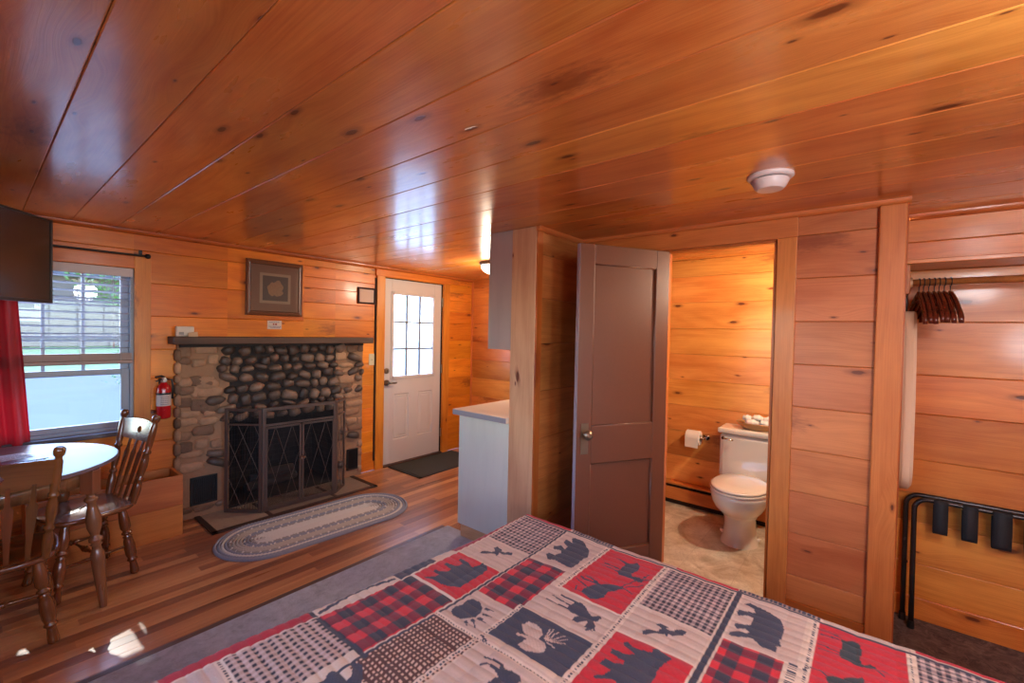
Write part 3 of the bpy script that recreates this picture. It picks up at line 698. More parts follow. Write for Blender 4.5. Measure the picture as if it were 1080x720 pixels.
# fire extinguisher
RED=plain('extinguisher_red',srgb(176,16,24),.25,scale=60,var=.03,Coat_Weight=.4)
t=thing('fire_extinguisher','red fire extinguisher hanging on the wall left of the stone fireplace','fire extinguisher',(.868,3.965,.80))
mb=MB(); mb.lathe([(0,.030),(.02,.040),(.05,.043),(.80,.043),(.88,.038),(.95,.024),(1,.015)],(.868,3.965,.80),(.868,3.965,1.065),24); obj('cylinder',mb,RED,t)
mb=MB(); mb.lathe([(0,.0438),(1,.0438)],(.868,3.965,.895),(.868,3.965,.975),24,cap=False); lb=obj('label_band',mb,plain('extinguisher_label',srgb(190,176,170),.5,var=.03),t)
mb=MB(); mb.lathe([(0,.0439),(1,.0439)],(.868,3.965,.975),(.868,3.965,.99),24,cap=False); obj('label_stripe',mb,BLACK,lb)
mb=MB()
for k in range(5):
    for s in range(5):
        a=-PI/2-.5+s*.24; mb.cbox((.868+.0442*math.cos(a)-.004,3.965+.0442*math.sin(a)-.001,.905+k*.013),(.868+.0442*math.cos(a)+.003,3.965+.0442*math.sin(a)+.0005,.909+k*.013),.0003)
obj('label_print',mb,plain('label_print_grey',srgb(90,84,90),.6),lb)
mb=MB(); mb.lathe([(0,.016),(.5,.019),(1,.012)],(.868,3.965,1.062),(.868,3.965,1.10),14); mb.lathe([(0,.012),(1,.012)],(.868,3.94,1.082),(.868,3.925,1.082),14); obj('valve',mb,plain('valve_metal',srgb(176,168,160),.3,.7),t)
mb=MB(); mb.tube([(.872,3.965,1.098),(.85,3.955,1.11),(.815,3.945,1.105)],[.006,.006,.005],6,flat=1.6); mb.tube([(.872,3.965,1.088),(.85,3.955,1.085),(.82,3.945,1.075)],[.006,.006,.005],6); mb.tube([(.885,3.965,1.085),(.915,3.96,1.08),(.922,3.96,1.03),(.918,3.96,.94)],.007,8); obj('handle',mb,BLACK,t)
mb=MB(); mb.cbox((.85,4.0,.95),(.886,YF,1.09),.002); mb.tube([(.868,4.005,1.07),(.868,3.98,1.072)],.01,8); obj('bracket',mb,BLACK,t)

# crate
CR_W=pine('crate_pine',srgb(198,118,58),srgb(160,84,34),rough=.5,coat=.05,knots=.7,tint=.05)
t=thing('wooden_crate','open pine box on the floor between the window and the stone fireplace','crate',(.55,3.86,0))
x0,x1,y0,y1,h=.18,.93,3.735,4.012,.425
mb=MB(); mb.cbox((x0,y0,.0),(x1,y0+.02,.215),.003); mb.cbox((x0,y0,.217),(x1,y0+.02,h),.003); obj('front_board',mb,CR_W,t)
mb=MB(); mb.cbox((x0,y1-.02,0),(x1,y1,h),.003); obj('back_board',mb,CR_W,t)
for xx in (x0,x1-.02):
    mb=MB(); mb.cbox((xx,y0+.02,0),(xx+.02,y1-.02,h),.003); obj('end_board',mb,CR_W,t)
mb=MB(); mb.box((x0+.02,y0+.02,.005),(x1-.02,y1-.02,.02)); obj('bottom_board',mb,CR_W,t)

# ---- rugs
def braid_mat(name,c,d):
    t=NT(name); co=t.objco(); n=t.noise(co,150,2,.7); m=t.noise(co,9,2)
    t.set(Base_Color=t.mix(t.m('ADD',t.m('MULTIPLY',n,.9),t.m('MULTIPLY',m,.1)),c,d),Roughness=.9,Sheen_Weight=.2); t.bump(n,.6,.004); return t.mat
BR=[braid_mat('braid_blue_grey',srgb(104,110,128),srgb(156,160,170)),braid_mat('braid_light',srgb(192,188,178),srgb(222,218,208)),braid_mat('braid_grey',srgb(120,118,116),srgb(168,164,158)),braid_mat('braid_tan',srgb(160,150,136),srgb(198,190,176))]
rg=thing('braided_rug','oval braided rug in grey and cream rings in front of the fireplace','rug',(1.675,3.205,0),math.radians(-4.0))
mb=MB(); rings=[0,0,1,0,2,3,3,3,0,0,2,1,1,1,1]
hw,hl=.315,.385; n=len(rings); rw=hw/n   # straight half-length
for k,mi in enumerate(rings):
    r=hw-rw*(k+.5); pts=[]; N=int((4*hl+2*PI*r)/.011)
    for i in range(N):
        s=i/N*(4*hl+2*PI*r)
        if s<2*hl: p=(-hl+s,-r)
        elif s<2*hl+PI*r: a=(s-2*hl)/r-PI/2; p=(hl+r*math.cos(a),r*math.sin(a))
        elif s<4*hl+PI*r: p=(hl-(s-2*hl-PI*r),r)
        else: a=(s-4*hl-PI*r)/r+PI/2; p=(-hl+r*math.cos(a),r*math.sin(a))
        pts.append((p[0],p[1],.0065+(.0012 if i%2 else -.0006)))
    b0=len(mb.f); mb.tube(pts,[rw*.56+(.0012 if i%2 else -.0012) for i in range(N)],6,mi,closed=True,flat=.62)
    for f in range(b0,len(mb.f)):
        if ((f-b0)//6)%5==0 and k in (4,8,10): mb.m[f]=1
mb.box((-hl,-rw*.3,.001),(hl,rw*.3,.010),1)
obj('braid',mb,BR,rg,world=False,recalc=False)
t=thing('door_mat','dark charcoal door mat lying in front of the front door','mat',(3.25,3.70,0))
DM=NT('door_mat_pile'); co=DM.objco(); nn=DM.noise(co,300,2,.7); DM.set(Base_Color=DM.mix(nn,srgb(30,32,30),srgb(74,74,68)),Roughness=.95); DM.bump(nn,.8,.006)
mb=MB(); mb.cbox((2.83,3.47,.002),(3.70,3.955,.012),.004); obj('pile',mb,DM.mat,t)
mb=MB()
for a,b in (((2.805,3.445,.0),(3.725,3.472,.009)),((2.805,3.953,0),(3.725,3.978,.009)),((2.805,3.445,0),(2.832,3.978,.009)),((3.698,3.445,0),(3.725,3.978,.009))): mb.cbox(a,b,.003)
obj('rubber_border',mb,plain('mat_rubber',srgb(34,32,32),.7),t)

# ================================================================= kitchen corner
PICKLED=pine('pickled_cabinet',srgb(216,218,204),srgb(200,202,188),rough=.45,coat=.1,knots=0,contrast=.5,tint=.02)
UPPER=pine('pickled_cabinet_upper',srgb(176,160,152),srgb(160,144,136),rough=.45,coat=.1,knots=0,contrast=.4,tint=.02)
t=thing('base_cabinet','whitewashed kitchen base cabinet behind the partition post','cabinet',(2.9,2.05,0))
ky0=YP+.123
mb=MB(); mb.cbox((2.20,YP+.19,.10),(2.218,2.272,.88),.002); tag(obj('end_panel',mb,PICKLED,t),'plain whitewashed end panel')
mb=MB(); mb.cbox((2.263,ky0,.10),(4.08,2.25,.88),.002); obj('carcass',mb,PICKLED,t)
for k in range(4):
    a=2.225+k*.46
    mb=MB(); mb.cbox((a+.01,2.25,.13),(a+.45,2.27,.72),.004); mb.cbox((a+.06,2.27,.18),(a+.40,2.274,.67),.002); d=obj('door',mb,PICKLED,t)
    mb=MB(); mb.tube([(a+.40,2.275,.60),(a+.40,2.295,.61),(a+.40,2.295,.67),(a+.40,2.275,.68)],.004,6); obj('handle',mb,BRONZE,d)
    mb=MB(); mb.cbox((a+.01,2.25,.74),(a+.45,2.27,.865),.004); d=obj('drawer',mb,PICKLED,t)
    mb=MB(); mb.tube([(a+.19,2.272,.80),(a+.20,2.292,.80),(a+.26,2.292,.80),(a+.27,2.272,.80)],.004,6); obj('handle',mb,BRONZE,d)
mb=MB(); mb.cbox((2.204,YP+.19,.0125),(2.222,2.245,.10),.002); mb.cbox((2.23,2.18,.0),(4.08,2.20,.10),.002); tag(obj('toe_board',mb,POSTW,t),'bare pine toe board')
t=thing('countertop','pale laminate countertop with a grey front edge on the base cabinet','countertop',(2.9,2.05,.88))
mb=MB(); mb.cbox((2.172,YP+.19,.881),(2.275,2.312,.921),.004); mb.cbox((2.26,ky0,.881),(4.085,2.312,.921),.004)
TOP=plain('counter_laminate',srgb(214,196,176),.3,scale=120,var=.04,bump=0); obj('worktop',mb,TOP,t)
mb=MB(); mb.cbox((2.170,YP+.19,.884),(2.1725,2.312,.918),.0008); mb.cbox((2.172,2.311,.884),(4.085,2.3135,.918),.0008); tag(obj('edge_strip',mb,plain('counter_edge_grey',srgb(150,148,156),.4),t),'grey edge strip')
t=thing('wall_cabinet','greyish whitewashed wall cabinet hung above the countertop','cabinet',(2.9,1.9,1.36))
mb=MB(); mb.cbox((2.202,YP+.19,1.362),(2.218,2.012,2.136),.002); mb.cbox((2.263,ky0,1.362),(4.07,2.005,2.136),.002); obj('carcass',mb,UPPER,t)
for k in range(4):
    a=2.225+k*.46; mb=MB(); mb.cbox((a+.008,2.005,1.37),(a+.452,2.022,2.115),.004); mb.cbox((a+.06,2.022,1.43),(a+.40,2.026,2.06),.002); d=obj('door',mb,UPPER,t)
    mb=MB(); mb.tube([(a+.40,2.024,1.42),(a+.40,2.044,1.43),(a+.40,2.044,1.49),(a+.40,2.024,1.50)],.004,6); obj('handle',mb,BRONZE,d)
# kitchen ceiling lamp
def lamp_mat(name,col,st):
    t=NT(name); t.set(Base_Color=(.8,.78,.74,1),Emission_Color=col,Emission_Strength=st,Roughness=.3); return t.mat
t=thing('ceiling_light','round white glass dome lamp on the kitchen ceiling','ceiling lamp',(3.15,2.80,HC))
mb=MB(); mb.lathe([(0,.150),(.6,.155),(1,.135)],(3.15,2.80,HC),(3.15,2.80,HC-.03),32); obj('base',mb,plain('lamp_base',srgb(120,104,92),.4,.5),t)
mb=MB(); mb.lathe([(0,.135),(.3,.133),(.6,.115),(.85,.075),(1,.01)],(3.15,2.80,HC-.028),(3.15,2.80,HC-.115),32); obj('glass_dome',mb,lamp_mat('dome_glow',(1,.86,.66,1),5.0),t)
# smoke detector
t=thing('smoke_detector','round white smoke detector on the ceiling in front of the bathroom door','smoke detector',(2.06,.34,HC))
SD=plain('detector_plastic',srgb(220,208,204),.4,scale=40,var=.02,bump=0)
mb=MB(); mb.lathe([(0,.084),(.5,.085),(.85,.080),(1,.072)],(2.06,.34,HC),(2.06,.34,HC-.016),32); obj('mounting_base',mb,SD,t)
mb=MB(); mb.lathe([(0,.067),(.15,.068),(.8,.056),(1,.048)],(2.06,.34,HC-.020),(2.06,.34,HC-.058),32); obj('sensor_housing',mb,SD,t)
mb=MB(); mb.lathe([(0,.060),(1,.060)],(2.06,.34,HC-.015),(2.06,.34,HC-.022),32); obj('vent_slot',mb,plain('slot_grey',srgb(80,72,72),.6),t)
# ================================================================= blind, curtain, television
SLAT=plain('blind_slat_white',srgb(208,202,204),.4,var=.02,bump=0)
bl=thing('window_blind','white slatted blind drawn halfway down the window','blind',(.275,YF,WZ1))
a,b=WX0+.024,WX1-.006
mb=MB(); mb.cbox((a,YF-.012,1.806),(b,YF-.004,WZ1-.002),.003); mb.cbox((a,YF-.004,1.82),(b,YF+.03,WZ1-.003),.002); obj('headrail',mb,SLAT,bl)
z=1.79
while z>1.31:
    mb=MB(); c=math.radians(9)
    def f(u,v):
        q=(v-.5)*.046; return Vector((a+.004+(b-a-.008)*u, YF+.012+q*math.cos(c), z-q*math.sin(c)+.0022*(1-(2*v-1)**2)))
    mb.grid(f,2,6); mb.grid(lambda u,v:f(u,v)-Z_*.0022,2,6); obj('slat',mb,SLAT,bl,recalc=False); z-=.0475
zb=1.205
RAILM=plain('blind_stack',srgb(176,152,142),.4,var=.03)
for k in range(9):
    mb=MB(); mb.cbox((a+.004,YF-.011,zb+.027+k*.0052),(b-.004,YF+.035,zb+.0315+k*.0052),.001); obj('slat',mb,RAILM,bl)
mb=MB(); mb.cbox((a,YF-.013,zb),(b,YF+.037,zb+.026),.005); obj('bottom_rail',mb,plain('blind_rail',srgb(150,124,114),.4,var=.04),bl)
for x in (.0,.44,.64):
    for y in (YF-.012,YF+.036):
        mb=MB(); mb.tube([(x,y,1.82),(x,y,zb+.01)],.0012,4); obj('ladder_cord',mb,SLAT,bl)
mb=MB(); mb.tube([(.60,YF-.014,1.81),(.602,YF-.016,1.35)],.0015,4); mb.lathe([(0,.004),(.5,.007),(1,.003)],(.602,YF-.016,1.35),(.602,YF-.016,1.315),8); obj('pull_cord',mb,SLAT,bl)

t=thing('curtain_rod','black curtain rod with a round finial over the window','curtain rod',(.2,3.965,1.99))
mb=MB(); mb.tube([(-.45,3.962,1.958),(.765,3.962,1.958)],.0075,10); obj('rod',mb,BLACK,t)
mb=MB(); mb.blob((.775,3.962,1.958),(.018,.018,.018),0,2); obj('finial',mb,BLACK,t)
mb=MB(); mb.tube([(.745,3.962,1.958),(.745,YF-.002,1.958)],.005,6); mb.cbox((.735,YF-.004,1.965),(.755,YF,2.003),.001); obj('bracket',mb,BLACK,t)
CUR=NT('red_curtain'); co=CUR.objco(); n=CUR.noise(co,180,2,.6); d=CUR.n('ShaderNodeBsdfTranslucent'); d.inputs[0].default_value=srgb(190,10,24)
CUR.set(Base_Color=CUR.mix(n,srgb(120,12,28),srgb(150,18,34)),Roughness=.55,Sheen_Weight=.4); mx=CUR.n('ShaderNodeMixShader'); mx.inputs[0].default_value=.2; CUR.l(CUR.bsdf.outputs[0],mx.inputs[1]); CUR.l(d.outputs[0],mx.inputs[2]); CUR.l(mx.outputs[0],CUR.out.inputs[0])
def cur(u,v):
    z=1.968-v*1.335
    xr=.165+.05*max(0,min(1,(1.62-z)/.85))**1.0
    x=-.43+(xr+.43)*u; y=3.962+.020*math.sin(u*46+.5*math.sin(v*3))*(.7+.3*math.sin(u*9))+.004*math.sin(v*9+u*12)
    return Vector((x,y,z))
mb=MB(); mb.grid(cur,170,30); tag(obj('curtain',mb,CUR.mat,None,recalc=False),'dark red curtain panel hanging at the left of the window','curtain')

tv=thing('television','black flat television with a thin bezel mounted beside the window','television',(-.275,2.772,1.583),math.atan2(.8,.6))
W_,H_=.905,.455
SCR=NT('screen_glass'); SCR.set(Base_Color=srgb(15,14,13),Roughness=.22,Coat_Weight=.6,Coat_Roughness=.12)
mb=MB(); mb.cbox((0,0,0),(W_,.03,H_),.004); mb.cbox((.15,.03,.06),(W_-.15,.06,H_-.1),.01); obj('housing',mb,BLACK,tv,world=False)
mb=MB(); fwt=.012
for p,q in (((0,-.008,0),(W_,.002,.017)),((0,-.008,H_-fwt),(W_,.002,H_)),((0,-.008,0),(fwt,.002,H_)),((W_-fwt,-.008,0),(W_,.002,H_))): mb.cbox(p,q,.002)
obj('bezel',mb,plain('bezel_black',srgb(28,26,28),.35),tv,world=False)
mb=MB(); mb.box((fwt,-.003,.017),(W_-fwt,.0,H_-fwt)); obj('screen',mb,SCR.mat,tv,world=False)
mb=MB(); mb.cbox((.36,.06,.12),(.56,.075,.34),.003); mb.tube([(.46,.07,.23),(.52,.2,.23),(.18,.553,.23)],.018,8); obj('wall_arm',mb,BLACK,tv,world=False)

# ================================================================= table and chairs
MAPLE=pine('honey_maple',srgb(188,136,84),srgb(140,86,46),rough=.28,coat=.5,knots=0,contrast=.7,tint=.06)
WALN=pine('brown_stained_wood',srgb(134,84,54),srgb(92,52,32),rough=.26,coat=.5,knots=0,contrast=.8,tint=.06)
CHD=pine('stained_chair_wood',srgb(118,66,32),srgb(66,34,16),rough=.22,coat=.6,knots=0,contrast=.8,tint=.08)
def turn(mb,p0,p1,r,kind='leg',n=16):
    if kind=='leg': pr=[(0,.7),(.04,.72),(.10,.86),(.2,1.0),(.30,.98),(.335,.72),(.35,.62),(.365,.95),(.385,1.0),(.40,.7),(.415,.58),(.43,.95),(.445,.72),(.50,.95),(.60,1.08),(.70,1.0),(.76,.75),(.775,.95),(.79,.98),(.805,.7),(.83,.62),(.88,.72),(.95,.82),(.985,.8),(1,.6)]
    elif kind=='post': pr=[(0,.7),(.04,.8),(.10,.95),(.16,1.0),(.22,.85),(.25,.62),(.265,.95),(.285,.95),(.30,.62),(.34,.75),(.42,1.0),(.50,.9),(.55,.65),(.565,1.0),(.585,1.0),(.60,.7),(.66,.85),(.80,.88),(.87,.8),(.90,.62),(.915,.62),(.93,.95),(.965,1.05),(.985,.98),(1,.6)]
    elif kind=='table': pr=[(0,.9),(.02,.6),(.04,.6),(.05,.95),(.07,1.0),(.09,.65),(.13,.7),(.22,1.12),(.30,1.05),(.36,.66),(.38,.6),(.395,.98),(.42,1.0),(.435,.62),(.45,.9),(.465,.62),(.50,.72),(.53,1.0),(.60,.98),(.75,.84),(.9,.66),(.97,.58),(1,.5)]
    else: pr=[(0,.55),(.25,.6),(.36,.85),(.40,.7),(.42,1.25),(.45,1.25),(.47,.9),(.5,1.6),(.53,.9),(.55,1.25),(.58,1.25),(.60,.7),(.64,.85),(.75,.6),(1,.55)]
    mb.lathe([(t,q*r) for t,q in pr],p0,p1,n)
def make_chair(label,loc,rz):
    t=thing('dining_chair',label,'chair',loc,rz,None)
    SZ=.418
    # saddle seat
    mb=MB()
    def outline(a):
        x,y=math.cos(a),math.sin(a); ex=.62
        return .205*math.copysign(abs(x)**ex,x)*(1+.06*math.sin(a)), .205*math.copysign(abs(y)**ex,y)
    rings=[(0,0,.99),(.35,-.010,.995),(.75,-.008,1),(.9,-.001,1),(.97,0,1),(1.0,-.006,1),(1.0,-.018,1),(.97,-.027,1),(.85,-.032,1),(0,-.032,1)]
    N=40; vs=[]
    for r,dz,_ in rings:
        for k in range(N):
            x,y=outline(2*PI*k/N); vs.append((x*max(r,.001),y*max(r,.001),SZ+dz+(.006 if r in(0,.35) and abs(x)<.03 and y>0 else 0)))
    fs=[(i*N+k,i*N+(k+1)%N,(i+1)*N+(k+1)%N,(i+1)*N+k) for i in range(len(rings)-1) for k in range(N)]
    mb.add(vs,fs,0,True,(Y_,X_+Z_,1.3,.5,.4)); obj('seat',mb,CHD,t,world=False)
    for sx in (-1,1):
        for (ty,by,bx) in ((.125,.185,.185),(-.12,-.165,.178)):
            mb=MB(); turn(mb,(sx*.125,ty,SZ-.028),(sx*bx,by,0),.0255); obj('leg',mb,MAPLE if False else CHD,t,world=False)
        mb=MB(); turn(mb,(sx*.158,-.148,.17),(sx*.164,.16,.17),.011,'st',12); obj('stretcher',mb,CHD,t,world=False)
    mb=MB(); turn(mb,(-.16,.0,.172),(.16,.0,.172),.011,'st',12); obj('stretcher',mb,CHD,t,world=False)
    B=lambda s,z:(-.165-.105*((z-SZ)/(.92-SZ))**1.15)    # the back leans away
    for sx in (-1,1):
        mb=MB(); turn(mb,(sx*.15,-.165,SZ-.012),(sx*.192,-.268,.925),.0205,'post'); obj('back_post',mb,CHD,t,world=False)
    # crest rail, bowed, with an oval hand hole
    mb=MB(); za,zb=.762,.872; nx=97; nz=27
    def crest(u,v,face):
        x=(u*2-1)*.186; arch=.018*(1-(u*2-1)**2); z=za+.012*(1-(u*2-1)**2)*(-.6)+(zb+arch-za)*v; y=-.165-.105*((z-SZ)/(.92-SZ))-.022*(1-(u*2-1)**2)+face
        return Vector((x,y,z))
    idx={}; vs=[]; fs=[]
    for fi,face in enumerate((-.009,.009)):
        for i in range(nx):
            for j in range(nz): idx[fi,i,j]=len(vs); vs.append(crest(i/(nx-1),j/(nz-1),face))
    hole=lambda i,j:((i+.5-(nx-1)/2)/6.6)**2+((j+.5-(nz-1)/2)/3.9)**2<1
    for i in range(nx-1):
        for j in range(nz-1):
            if hole(i,j): continue
            fs.append((idx[0,i,j],idx[0,i+1,j],idx[0,i+1,j+1],idx[0,i,j+1])); fs.append((idx[1,i,j],idx[1,i,j+1],idx[1,i+1,j+1],idx[1,i+1,j]))
            for di,dj,e in ((-1,0,((i,j),(i,j+1))),(1,0,((i+1,j),(i+1,j+1))),(0,-1,((i,j),(i+1,j))),(0,1,((i,j+1),(i+1,j+1)))):
                ii,jj=i+di,j+dj
                if ii<0 or jj<0 or ii>=nx-1 or jj>=nz-1 or hole(ii,jj): (p,q),(r,s)=e; fs.append((idx[0,p,q],idx[0,r,s],idx[1,r,s],idx[1,p,q]))
    mb.add(vs,fs,0,False,(X_,Z_+Y_,2.2,.1,.6)); obj('crest_rail',mb,CHD,t,world=False)
    # flat arrow slats
    for k in (-1.5,-.5,.5,1.5):
        mb=MB(); x0=k*.062; x1=k*.076; prof=[(0,.008),(.06,.008),(.30,.0105),(.62,.017),(.72,.019),(.76,.012),(.80,.0075),(1,.007)]
        p0=Vector((x0,-.168,SZ-.01)); p1=Vector((x1,-.262-.014*(1-(k/2.5)**2),.775)); vs=[]
        for s,w in prof:
            c=p0+(p1-p0)*s
            for dx,dy in ((-w,-.005),(w,-.005),(w,.005),(-w,.005)): vs.append(c+Vector((dx,dy,0)))
        n=len(prof); fs=[(i*4+j,i*4+(j+1)%4,(i+1)*4+(j+1)%4,(i+1)*4+j) for i in range(n-1) for j in range(4)]+[(3,2,1,0),((n-1)*4,(n-1)*4+1,(n-1)*4+2,(n-1)*4+3)]
        mb.add(vs,fs,0,False,(Z_,X_,R.uniform(0,5),0,R.random())); obj('slat',mb,CHD,t,world=False)
    return t
make_chair('brown wooden dining chair at the window side of the table, back to the crate',(.402,3.495,0),math.radians(103))
make_chair('brown wooden dining chair nearest the bed, its back turned to the viewer',(.058,3.06,0),math.radians(-2))
TC=(.037,3.395); TR=.492
tb=thing('dining_table','round dining table with a shiny top and turned brown legs','table',(TC[0],TC[1],0))
mb=MB(); mb.lathe([(0,TR-.03),(.35,TR-.008),(.6,TR),(.85,TR-.001),(1,TR-.006)],(TC[0],TC[1],.722),(TC[0],TC[1],.750),96)
TT=NT('laminate_top'); TT.set(Base_Color=srgb(96,86,84),Roughness=.3,Specular_IOR_Level=.22); tag(obj('table_top',mb,TT.mat,tb),'shiny laminate top')
mb=MB(); mb.lathe([(0,TR+.0005),(1,TR+.0005)],(TC[0],TC[1],.7345),(TC[0],TC[1],.7445),96,cap=False); obj('edge_band',mb,plain('table_edge',srgb(110,90,104),.35),tb)
mb=MB(); N=64; r0,r1=.415,.395
vs=[(TC[0]+r*math.cos(2*PI*k/N),TC[1]+r*math.sin(2*PI*k/N),z) for r,z in ((r0,.64),(r0,.722),(r1,.722),(r1,.64)) for k in range(N)]
mb.add(vs,[(i*N+k,i*N+(k+1)%N,((i+1)%4)*N+(k+1)%N,((i+1)%4)*N+k) for i in range(4) for k in range(N)],0,True,(Z_,X_+Y_,0,0,.3)); obj('apron',mb,WALN,tb)
for a in (-40,50,140,230):
    a=math.radians(a); mb=MB(); p=Vector((TC[0]+.445*math.cos(a),TC[1]+.445*math.sin(a),.0)); q=Vector((TC[0]+.505*math.cos(a),TC[1]+.505*math.sin(a),0))
    rot=Matrix.Translation((p.x,p.y,0))@Matrix.Rotation(a,4,'Z'); mb.cbox((-.03,-.03,.60),(.03,.03,.722),.004,rot=rot); turn(mb,p+Vector((0,0,.605)),q,.029,'table',18); obj('leg',mb,WALN,tb)
# binder and papers on the table
t=thing('guest_binder','dark blue ring binder with pale pages lying open-edged on the table','binder',(.10,3.40,.751),math.radians(8))
mb=MB(); mb.cbox((-.13,-.11,.0),(.13,.11,.003),.001); mb.cbox((-.13,-.11,.020),(.13,.11,.023),.001); mb.cbox((-.133,-.11,.0),(-.128,.11,.023),.001); obj('cover',mb,plain('binder_blue',srgb(36,52,84),.3),t,world=False)
mb=MB(); mb.cbox((-.125,-.105,.0035),(.122,.105,.0195),.001); obj('pages',mb,plain('page_white',srgb(214,210,214),.6,scale=200,var=.08),t,world=False)
t=thing('leaflet','white leaflet with grey print lying on the blue binder','paper',(.085,3.43,.7745),math.radians(14))
mb=MB(); mb.box((-.10,-.07,0),(.10,.07,.0008)); obj('sheet',mb,plain('leaflet_white',srgb(196,200,214),.5),t,world=False)
mb=MB()
for k in range(9):
    x=-.085
    while x<.085: w=R.uniform(.005,.018); mb.box((x,-.058+k*.013,.0008),(min(x+w,.09),-.054+k*.013,.0011)); x+=w+.004
obj('printed_text',mb,GREY_INK,t,world=False)['kind']='stuff'

# ================================================================= bathroom
PORC=NT('porcelain'); PORC.set(Base_Color=srgb(228,218,202),Roughness=.12,Coat_Weight=.6,Coat_Roughness=.05); PORC=PORC.mat
CHROME=plain('chrome',srgb(200,196,190),.12,1,var=.01,bump=0)
tl=thing('toilet','cream porcelain toilet with closed lid against the boarded bathroom wall','toilet',(3.5,.70,0))
cy=.70
def loft(mb,secs,N=36,cap=True,ey=1.0):
    vs=[]
    for (z,cx,a,b,eg) in secs:
        for k in range(N):
            t_=2*PI*k/N; x,y=math.cos(t_),math.sin(t_)
            vs.append((cx+a*x*(1 if x<0 else eg), cy+b*y, z))
    fs=[(i*N+k,i*N+(k+1)%N,(i+1)*N+(k+1)%N,(i+1)*N+k) for i in range(len(secs)-1) for k in range(N)]
    mb.add(vs,fs,0,True)
    if cap: mb.add(vs[:N],[tuple(range(N))]); mb.add(vs[-N:],[tuple(range(N))])
mb=MB(); loft(mb,[(0.004,3.50,.155,.125,1.3),(.02,3.50,.15,.12,1.3),(.05,3.50,.135,.108,1.35),(.12,3.50,.128,.10,1.4),(.19,3.495,.135,.104,1.4),(.23,3.48,.165,.128,1.3),(.27,3.465,.21,.158,1.15),(.32,3.46,.24,.178,1.08),(.365,3.46,.25,.186,1.05),(.385,3.46,.252,.188,1.05),(.392,3.46,.245,.182,1.05)])
obj('bowl',mb,PORC,tl)
mb=MB(); loft(mb,[(.392,3.465,.252,.185,1.0),(.396,3.465,.258,.191,1.0),(.408,3.465,.258,.191,1.0),(.411,3.465,.252,.186,1.0)]); obj('seat',mb,PORC,tl)
mb=MB(); loft(mb,[(.413,3.465,.246,.180,1.0),(.417,3.465,.254,.188,1.0),(.428,3.465,.250,.185,1.0),(.436,3.465,.225,.165,1.0),(.439,3.465,.12,.09,1.0)]); obj('lid',mb,PORC,tl)
mb=MB(); mb.cbox((3.70,.485,.37),(3.925,.905,.725),.03); obj('tank',mb,PORC,tl)
mb=MB(); mb.cbox((3.688,.472,.725),(3.93,.918,.768),.014); obj('tank_lid',mb,PORC,tl)
mb=MB(); mb.cbox((3.66,.60,.30),(3.80,.80,.38),.02); obj('tank_neck',mb,PORC,tl)
mb=MB(); mb.lathe([(0,.014),(1,.012)],(3.70,.875,.69),(3.685,.875,.69),12); mb.tube([(3.686,.875,.69),(3.675,.86,.688),(3.672,.80,.684)],[.006,.006,.008],8); tag(obj('flush_lever',mb,CHROME,tl),'chrome flush lever')
for s in (-1,1):
    mb=MB(); mb.lathe([(0,.014),(.6,.013),(1,.004)],(3.52,cy+s*.112,.03),(3.52,cy+s*.135,.05),10); obj('bolt_cap',mb,PORC,tl)
bk=thing('towel_basket','small wicker basket of rolled white cloths standing on the toilet tank','basket',(3.81,.70,.769))
def bell(r): return [(math.cos(2*PI*k/40)*r*.082*1.0,math.sin(2*PI*k/40)*r*.122) for k in range(40)]
mb=MB(); WK=plain('wicker',srgb(196,146,92),.6,scale=150,var=.25,bump=.3)
by=.66
for k in range(9):
    f=1+.03*k-.15*(k==0); mb.tube([(3.81+x*f,by+y*f,.773+k*.0055) for x,y in bell(.8+.022*k)],[.0032+(.0009 if j%2==k%2 else 0) for j in range(40)],6,closed=True)
vs=[(3.81+x,by+y,.772) for x,y in bell(.82)]; mb.add(vs,[tuple(range(40))]); obj('weave',mb,WK,bk)
CLO=plain('white_cloth',srgb(226,220,210),.85,scale=120,var=.03,bump=.3)
for k,(dx,dy,dz,l) in enumerate(((-.035,-.055,.055,.045),(-.04,.035,.054,.048),(.03,-.05,.056,.05),(.03,.045,.056,.046),(-.01,-.072,.082,.034),(-.012,.0,.088,.042),(-.008,.070,.080,.034))):
    mb=MB(); sd=R.uniform(0,9)
    mb.blob((3.81+dx,by+dy,.769+dz),(.031,l,.024),0,3,lambda p:p*(1+.10*math.sin(9*p.y+sd)+.07*math.sin(7*p.x+11*p.z+sd)))
    tag(obj('rolled_cloth',mb,CLO),'rolled white cloth in the wicker basket on the toilet tank','cloth','rolled cloths in the basket')
tp=thing('toilet_roll','white toilet paper roll on a holder left of the toilet tank','toilet paper',(3.90,1.15,.62))
mb=MB(); mb.lathe([(0,.020),(0,.058),(.02,.060),(.98,.060),(1,.058),(1,.020)],(3.875,1.095,.615),(3.875,1.205,.615),32,cap=False)
ps=[(3.875-.0605*math.sin(a),3.0,.615+.0605*math.cos(a)) for a in [PI/2*k/6 for k in range(7)]]
mb.prism([(p[0],p[2]) for p in ps]+[(3.815,.54),(3.8165,.54),(3.8165,.615)],lambda a,b:Vector((a,1.097,b)),lambda a,b:Vector((a,1.203,b))); obj('paper',mb,CLO,tp)
mb=MB(); mb.tube([(3.875,1.08,.615),(3.875,1.215,.615)],.012,10); mb.tube([(3.875,1.085,.615),(3.90,1.07,.615),(XT,1.06,.615)],.008,8); mb.lathe([(0,.026),(1,.02)],(XT,1.06,.615),(XT-.012,1.06,.615),16); mb.tube([(3.875,1.215,.615),(3.90,1.23,.615),(XT,1.235,.615)],.008,8); tag(obj('holder',mb,CHROME,tp),'chrome holder arms')
ht=thing('baseboard_heater','long boxed-in baseboard heater running along the bathroom wall behind the toilet','heater',(3.9,.8,0))
